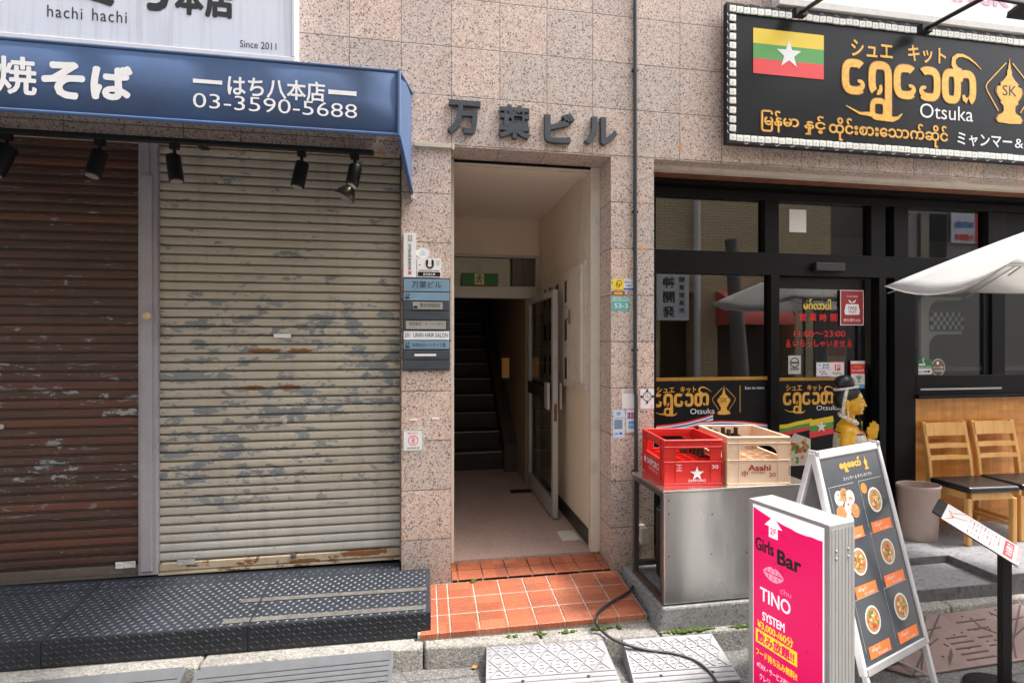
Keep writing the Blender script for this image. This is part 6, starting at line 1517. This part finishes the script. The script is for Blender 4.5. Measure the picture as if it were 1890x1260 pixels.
prof_sweep(a, [(.04, 0, .115, .13), (.30, 0, .105, .125), (.52, 0, .112, .13), (ZB-.30, 0, .088, .10), (ZB-.18, .005, .092, .115), (ZB-.06, .0, .085, .135), (ZB-.005, -.005, .06, .12), (ZB+.012, -.008, .04, .06)])
# arms bend at the elbow, hands meet in front of the chest
hb = Vector((.165, 0, ZB-.065))
for s in (-1, 1):
    a.tube([(-.008, s*.125, ZB-.03), (-.02, s*.155, ZB-.11), (-.012, s*.160, ZB-.20), (.015, s*.145, ZB-.24), (.07, s*.085, ZB-.16), (.118, s*.020, ZB-.085)], [.044,.042,.036,.032,.028,.020], 14)
    a.ball((-.006, s*.128, ZB-.035), .046, .044, .046, 12)
    a.hexa([(0.110,s*.003,ZB+.02-.11),(0.160,s*.003,ZB+.02-.095),(0.160,s*.020,ZB+.02-.095),(0.110,s*.020,ZB+.02-.11)] if s > 0 else [(0.110,-.020,ZB+.02-.11),(0.160,-.020,ZB+.02-.095),(0.160,-.003,ZB+.02-.095),(0.110,-.003,ZB+.02-.11)],
           [(0.120,s*.002,ZB+.02-.035),(0.168,s*.002,ZB+.02-.030),(0.168,s*.016,ZB+.02-.030),(0.120,s*.016,ZB+.02-.035)] if s > 0 else [(0.120,-.016,ZB+.02-.035),(0.168,-.016,ZB+.02-.030),(0.168,-.002,ZB+.02-.030),(0.120,-.002,ZB+.02-.035)])
    for i, (fx, fl) in enumerate(((0.124,.050),(0.138,.064),(0.151,.060),(0.164,.044))):
        a.tube([(fx, s*.009, ZB+.02-.042), (fx+.002, s*.008, ZB+.02-.042+fl*.55), (fx+.0015, s*.0055, ZB+.02-.042+fl)], [.0066,.0060,.0042], 8)
    a.tube([(0.116, s*.010, ZB+.02-.085), (0.108, s*.010, ZB+.02-.055), (0.112, s*.007, ZB+.02-.022)], [.0075,.0065,.0045], 8)
body = a.build('body', 'statue_gold', sta, remesh=.0032)
h = MB(); h.ball((-.012, 0, zc+.028), .088, .078, .078, 22)
h.add([], [])
hv = MB(); keep = h
hb_ = MB()
prof_sweep(hb_, [(zc+.060, -.005, .080, .068), (zc+.085, -.008, .066, .058), (zc+.098, -.012, .045, .042)])
hb_.ball((-.024, 0, zc+.128), .062, .060, .052, 22)
# hair cap: slanted so that it falls from the forehead to the nape
cap = MB(); n = 26; vs = []; fs = []
for i in range(9):
    f = i/8
    for k in range(n):
        q = 2*math.pi*k/n; c_q = math.cos(q)
        low = zc + .040*(c_q > 0)*c_q + .028 - .085*max(0, -c_q)**.7 - .018*(abs(math.sin(q)) > .8)
        z = zc+.100 + (low-(zc+.100))*f
        rad = math.sqrt(max(.0, 1-((z-zc-.012)/.094)**2))
        vs.append((-.002+.0905*rad*c_q, .0745*rad*math.sin(q), z))
for i in range(8):
    for k in range(n): fs.append((i*n+k, (i+1)*n+k, (i+1)*n+(k+1) % n, i*n+(k+1) % n))
hb_.add(vs, fs); hb_.build('hair', 'hair', sta, smooth=60)
j = MB()
for k in range(30):
    q = 2*math.pi*k/30; j.ball((-.014+.066*math.cos(q), .061*math.sin(q), zc+.089+.014*math.cos(q)), .011, .011, .0095, 8)
for s in (-1, 1):
    for k in range(15):
        f = k/14; j.ball((-.015-.040*f+.02*f*f, s*(.068+.008*math.sin(f*3.1)), zc+.075-.165*f), .0125, .007, .0115, 8)
    for k in range(5): j.ball((-.008, s*.076, zc-.062-.010*k), .0055, .005, .006, 8)
for k in range(9):
    f = k/8; j.ball((-.045+.085*f, -.060-.006*math.sin(f*3.1), zc-.095-.045*f), .017, .012, .015, 8)
    j.ball((-.045+.085*f, .060+.006*math.sin(f*3.1), zc-.095-.045*f), .017, .012, .015, 8)
j.build('hair_ornament', 'statue_silver', sta, smooth=80)
cl = MB(); prof_sweep(cl, [(.45, 0, .120, .138), (ZB-.30, 0, .093, .106), (ZB-.18, .008, .102, .123), (ZB-.10, .010, .101, .132), (ZB-.050, .006, .090, .134), (ZB-.040, .006, .080, .122)]); cl.build('bodice', 'statue_silver', sta, smooth=60)
sk = MB(); prof_sweep(sk, [(.0, 0, .16, .16), (.035, 0, .16, .16), (.04, 0, .122, .138), (.25, 0, .112, .132), (.449, 0, .121, .139)]); sk.build('skirt', 'gold', sta, smooth=50)
tr = MB(); tr.tube([(.008+.088*math.cos(2*math.pi*k/24), .130*math.sin(2*math.pi*k/24), ZB-.042) for k in range(25)], .0055, 8); tr.build('neckline', 'maroon', sta, smooth=60)
ey = MB()
for s in (-1, 1):
    ey.ball((.0775, s*.027, zc+.004), .0065, .0125, .0042, 10)
    ey.tube([(.0800, s*.008, zc+.021), (.0820, s*.022, zc+.026), (.0705, s*.040, zc+.020)], .0018, 6)
ey.build('eye_paint', 'black_ink', sta, smooth=60)
mo = MB(); mo.tube([(.0915, 0, zc-.0495), (.089, -.010, zc-.0490), (.080, -.019, zc-.0465)], .0016, 6); mo.tube([(.0915, 0, zc-.0495), (.089, .010, zc-.0490), (.080, .019, zc-.0465)], .0016, 6); mo.build('mouth_paint', 'maroon', sta)

# ------------------------------------------------------------------ white parasol at the right edge
Apt, Bpt = Vector((3.13, -.05, 2.01)), Vector((2.873, -1.0, 2.01))      # two neighbouring rib tips of the six
mid = (Apt+Bpt)/2; e_ = Bpt-Apt; Rr = e_.length; perp = Vector((-e_.y, e_.x, 0)).normalized(); cen = mid + perp*Rr*.866
par = thing('parasol', 'white cloth parasol with mildew along its rim at the right photo edge', 'parasol', (cen.x, cen.y, zr(cen.x)))
a0 = math.atan2(Apt.y-cen.y, Apt.x-cen.x); step_ = math.pi/3
if math.atan2(Bpt.y-cen.y, Bpt.x-cen.x) - a0 < 0 and abs(math.atan2(Bpt.y-cen.y, Bpt.x-cen.x) - a0) < math.pi: step_ = -math.pi/3
az_ = 2.40
m, n, b, o = newmat('mildewed_cloth'); g = G(n); x, y, z = g.sep(g.co())
rad = g.math('SQRT', g.math('ADD', g.math('MULTIPLY', x, x), g.math('MULTIPLY', y, y)))
edge = g.step(g.math('ADD', rad, g.math('MULTIPLY', g.noise(5, 5, .7), .14)), Rr*.96, Rr*1.06)
c = g.mix(g.math('MULTIPLY', edge, g.math('MULTIPLY', g.step(g.noise(7, 5, .7), .42, .62), .5)), (.74,.735,.72), (.36,.30,.23))
g.link(c, b.inputs['Base Color']); b.inputs['Roughness'].default_value = .8
tl = g.node('ShaderNodeBsdfTranslucent'); g.link(c, tl.inputs[0]); mx = g.node('ShaderNodeMixShader'); mx.inputs[0].default_value = .45
g.link(b.outputs[0], mx.inputs[1]); g.link(tl.outputs[0], mx.inputs[2]); n.links.new(mx.outputs[0], n.nodes['Material Output'].inputs[0])
bn_ = g.bump(g.math('ADD', g.noise(3.5, 4, .6), g.math('MULTIPLY', g.noise(220, 2), .05)), .5, .02); g.link(bn_, b.inputs['Normal']); g.link(bn_, tl.inputs['Normal'])
vs = []; fs = []; NS, NR = 10, 8
for s in range(6):
    A = Vector((math.cos(a0+step_*s), math.sin(a0+step_*s))); Bq = Vector((math.cos(a0+step_*(s+1)), math.sin(a0+step_*(s+1))))
    for i in range(NS+1):
        u = i/NS; p = (A*(1-u)+Bq*u)*Rr
        for k in range(NR+1):
            f = k/NR; sag = -(.10 if s == 0 else .035)*(4*u*(1-u))*f**3 - .02*(4*u*(1-u))*math.sin(math.pi*f)
            zz = az_ + (Apt.z-az_)*(f**1.12) + sag; q = p*f*(1 - .03*4*u*(1-u)*f)
            vs.append((q.x, q.y, zz-zr(cen.x)))
    base = s*(NS+1)*(NR+1)
    for i in range(NS):
        for k in range(NR): i0 = base+i*(NR+1)+k; fs.append((i0, i0+1, i0+NR+2, i0+NR+1))
o = MB().add(vs, fs).build('canopy', m, par, smooth=30); q = o.modifiers.new('t', 'SOLIDIFY'); q.thickness = .002
hm = MB(); ring_ = []
for s in range(6):
    A = Vector((math.cos(a0+step_*s), math.sin(a0+step_*s))); Bq = Vector((math.cos(a0+step_*(s+1)), math.sin(a0+step_*(s+1))))
    for i in range(NS):
        u = i/NS; p = (A*(1-u)+Bq*u)*Rr*(1 - .03*4*u*(1-u)); ring_.append((p.x, p.y, Apt.z-zr(cen.x)-(.10 if s == 0 else .035)*4*u*(1-u)))
hm.tube(ring_ + ring_[:1], .0035, 6)
hm.build('hem', plain('stained_hem', (.45,.42,.37), .8), par, smooth=60)
rb = MB()
for s in range(6):
    A = Vector((math.cos(a0+step_*s), math.sin(a0+step_*s)))
    rb.tube([(A.x*.02, A.y*.02, az_-.02), (A.x*Rr*.5, A.y*Rr*.5, (az_+Apt.z)/2-.005), (A.x*Rr*.985, A.y*Rr*.985, Apt.z-.008)], .004, 6)
    rb.tube([(A.x*.02, A.y*.02, az_-.34), (A.x*Rr*.5, A.y*Rr*.5, (az_+Apt.z)/2-.012)], .0035, 6)
rb.build('rib', 'alu', par, smooth=60)
MB().tube([(0,0,.06),(0,0,az_+.03)], .018, 14).build('pole', 'alu', par, smooth=60)
MB().lathe([(.22,0),(.22,.05),(.20,.06),(.04,.075),(.03,.20),(.02,.20)], 32).build('base', 'charcoal', par, smooth=40)

# ------------------------------------------------------------------ moss, leaves
ms_ = MB()
for x0, x1, y, z, n in ((.56,.64,-.487,.098,18),(.70,.80,-.490,.098,22),(.88,1.0,-.487,.097,60),(1.02,1.05,-.49,.097,14),(1.22,1.55,-.572,.089,150),(1.62,1.82,-.572,.084,60),(.27,.32,-.008,.182,8),(.41,.50,-.485,.098,10)):
    for i in range(n):
        x = x0+(x1-x0)*rnd.random(); f = math.sin(math.pi*(x-x0)/(x1-x0)); s = rnd.uniform(.003,.0085)*(.5+.7*f)
        ms_.ball((x, y+rnd.uniform(-.016,.012)*f, z+s*.3), s*1.3, s*1.1, s, 6)
mo_ = ms_.build('moss', 'moss_green', None, smooth=80); mo_['kind'] = 'stuff'
for i, (px, py) in enumerate(((876,1229),(1256,1256))):
    x, y = atz(px, py, .008); a = MB(); n = 9
    rim = [(x+.020*rnd.uniform(.6,1.1)*math.cos(2*math.pi*k/n), y+.013*rnd.uniform(.6,1.1)*math.sin(2*math.pi*k/n), zr(x)+.003+rnd.uniform(0,.008)) for k in range(n)]
    a.add(rim + [(x, y, zr(x)+.004)], [(k, (k+1) % n, n) for k in range(n)])
    q = a.build('fallen_leaf', plain('dry_leaf', (.42,.20,.06), .7, 0, .3)); q.modifiers.new('t', 'SOLIDIFY').thickness = .0006
    tag(q, ['dry orange leaf on the road left of the left grey kerb ramp', 'dry yellowish leaf on the road between the right grey kerb ramp and the pink sign'][i], 'leaf')
# scattered grit by the kerb
gr = MB()
for i in range(420):
    x = rnd.uniform(-.2, 3.6); y = kf(x) - .03 - abs(rnd.gauss(0, .10)); s = rnd.uniform(.0012,.0045)
    gr.ball((x, y, zr(x)+s*.2-.004), s*1.3, s, s*.7, 5)
g_o = gr.build('road_grit', 'kerb', None); g_o['kind'] = 'stuff'

# ------------------------------------------------------------------ the far side of the street, seen only as reflections in the glass
m, n, b, o = newmat('beige_brick'); g = G(n)
br = g.node('ShaderNodeTexBrick'); g.link(g.mapping(rot=(R(90),0,0)), br.inputs['Vector']); br.inputs['Scale'].default_value = 1
br.inputs['Brick Width'].default_value = .24; br.inputs['Row Height'].default_value = .075; br.inputs['Mortar Size'].default_value = .007
br.inputs['Color1'].default_value = (.66,.53,.33,1); br.inputs['Color2'].default_value = (.56,.45,.27,1); br.inputs['Mortar'].default_value = (.20,.16,.11,1)
g.link(br.outputs['Color'], b.inputs['Base Color']); b.inputs['Roughness'].default_value = .75
OY = -8.6
op = thing('brick_building', 'beige brick building across the street, mirrored in the restaurant glass', 'building', (5, OY-2, 0))
def obox(name, mat, x0, x1, y0, y1, z0, z1): return MB().box(x0, x1, y0, y1, z0, z1).build(name, mat, op, world=True)
obox('brick_wall', m, -14, 10.9, OY-4, OY, 2.9, 8.5); obox('ground_wall', 'dark_room', -14, 10.9, OY-4, OY-.6, 0, 2.899)
for x in (5.4, 7.0, 9.9): obox('brick_pier', m, x, x+.55, OY-.599, OY-.001, 0, 2.899)
obox('grey_wall', plain('dark_brick_wall', (.14,.13,.12), .8), 10.901, 12.9, OY-4, OY-.5, 0, 8); obox('pale_wall', plain('grey_render_wall', (.30,.29,.27), .8), 12.901, 24, OY-4, OY+.05, 0, 7.0)
for x in (13.6,): obox('window', 'charcoal', x, x+.9, OY+.0505, OY+.10, 4.0, 5.2)
tag(MB().tube([(6.9, OY+.14, 0), (6.9, OY+.14, 8)], .08, 12).build('downpipe', 'sticker_white', None, smooth=60), 'white downpipe on the brick building across the street', 'downpipe')
tag(MB().tube([(7.35, OY+1.4, 0), (7.05, OY+1.4, 4.0)], [.20,.14], 16).build('utility_pole', plain('weathered_pole', (.16,.155,.15), .8), None, smooth=60), 'grey utility pole across the street, mirrored in the window', 'pole')
os_ = thing('projecting_sign', 'white vertical sign with black Japanese text across the street', 'sign', (6.05, OY+.4, 2.15)); Tz = Matrix.Translation((6.05, OY+.45, 0)) @ Matrix.Rotation(R(180), 4, 'Z')
MB().box(-.42, .42, -.08, .08, 2.15, 3.62, 0, Tz).build('sign_box', 'white', os_, world=True)
for i, ch_ in enumerate('式神開発'): MB().text(ch_, -.04, 3.30-.36*i, .27, 3.58-.36*i, -.084, .03, 0, Tz, 2).build('lettering', 'black_ink', os_, world=True)
for i, ch_ in enumerate('関東営業所'): MB().text(ch_, -.30, 3.08-.19*i, -.15, 3.22-.19*i, -.084, .02, 0, Tz, 2).build('lettering', 'black_ink', os_, world=True)
ra = thing('red_awning', 'red dome awning across the street, mirrored in the window', 'awning', (8.2, OY+.5, 2.0))
a = MB(); vs = []; fs = []
for i in range(11):
    q = math.pi/2*i/10
    for x in (7.5, 9.2): vs.append((x, OY-.5+1.4*math.sin(q), 2.05+.95*math.cos(q)))
for i in range(10): fs.append((2*i, 2*i+1, 2*i+3, 2*i+2))
fs += [tuple([k for k in range(0, 22, 2)])+(22,), tuple([k for k in range(1, 22, 2)])+(23,)]
vs += [(7.5, OY-.5, 2.05), (9.2, OY-.5, 2.05)]
a.add(vs, fs).build('awning_cloth', plain('red_awning_cloth', (.55,.09,.07), .6), ra, world=True, smooth=40)
fg = MB(); fg.box(14.6, 15.8, OY+.12, OY+.14, 4.4, 5.4); fb = tag(fg.build('campaign_banner', ['white']), 'white and red banner across the street, mirrored in the right window', 'banner')
Tb_ = Matrix.Translation((15.2, OY+.14, 0)) @ Matrix.Rotation(R(180), 4, 'Z')
MB().box(-.60, -.20, -.012, -.003, 4.4, 5.4, 0, Tb_).build('red_panel', 'red', fb, world=True)
MB().text('28日(金)', -.15, 4.80, .5, 5.02, -.014, .03, 0, Tb_, 2).build('lettering', 'cobalt', fb, world=True)
MB().text('大感謝市', -.15, 4.47, .5, 4.66, -.014, .03, 0, Tb_, 2).build('lettering', 'red', fb, world=True)

# ------------------------------------------------------------------ inside the restaurant window
sf = thing('interior_shelf', 'white shelf unit with rounded corners and checked tiles inside the right window', 'shelf', (4.2, .6, .181))
a = MB(); x0, z1 = at(1685, 548, .55); xp0 = at(1700, 600, .55)[0]; xp1 = at(1715, 600, .55)[0]
a.box(xp0, xp1, .55, .67, .182, 2.7); x2 = at(1775, 600, .55)[0]
for py in (548, 611): z = at(1740, py, .55)[1]; a.box(xp1+.0005, x2, .55, .80, z-.025, z)
for py in (548, 611):
    z = at(1740, py, .55)[1]-.0255; q = [(xp1+.0005, z), (xp1+.0005, z-.11)] + [(xp1+.0005+.11-.11*math.cos(R(9*k)), z-.11+.11*math.sin(R(9*k))) for k in range(1, 10)] + [(xp1+.11, z)]
    a.prism(q, .552, .57)
a.build('shelf_frame', 'sticker_white', sf, world=True)
a = MB(); zA = at(1740, 608, .54)[1]; nb = 11; wv = (x2-xp1)/nb
for i in range(nb):
    for j in range(4): a.box(xp1+.002+i*wv, xp1+.002+(i+1)*wv-.002,   .535, .548, zA+j*.036, zA+(j+1)*.036-.002, (i+j) % 2)
a.build('checked_tiles', ['sticker_white', plain('navy_tile', (.06,.09,.16), .3)], sf, world=True)
ct = thing('serving_counter', 'dim serving counter inside the restaurant behind the right windows', 'counter', (5.2, 1.4, .181))
MB().box(4.55, 7.2, 1.05, 1.55, .182, 1.35).build('counter_body', 'dark_room', ct, world=True); MB().box(4.5, 7.25, 1.0, 1.6, 1.3505, 1.39).build('counter_top', 'silver', ct, world=True)
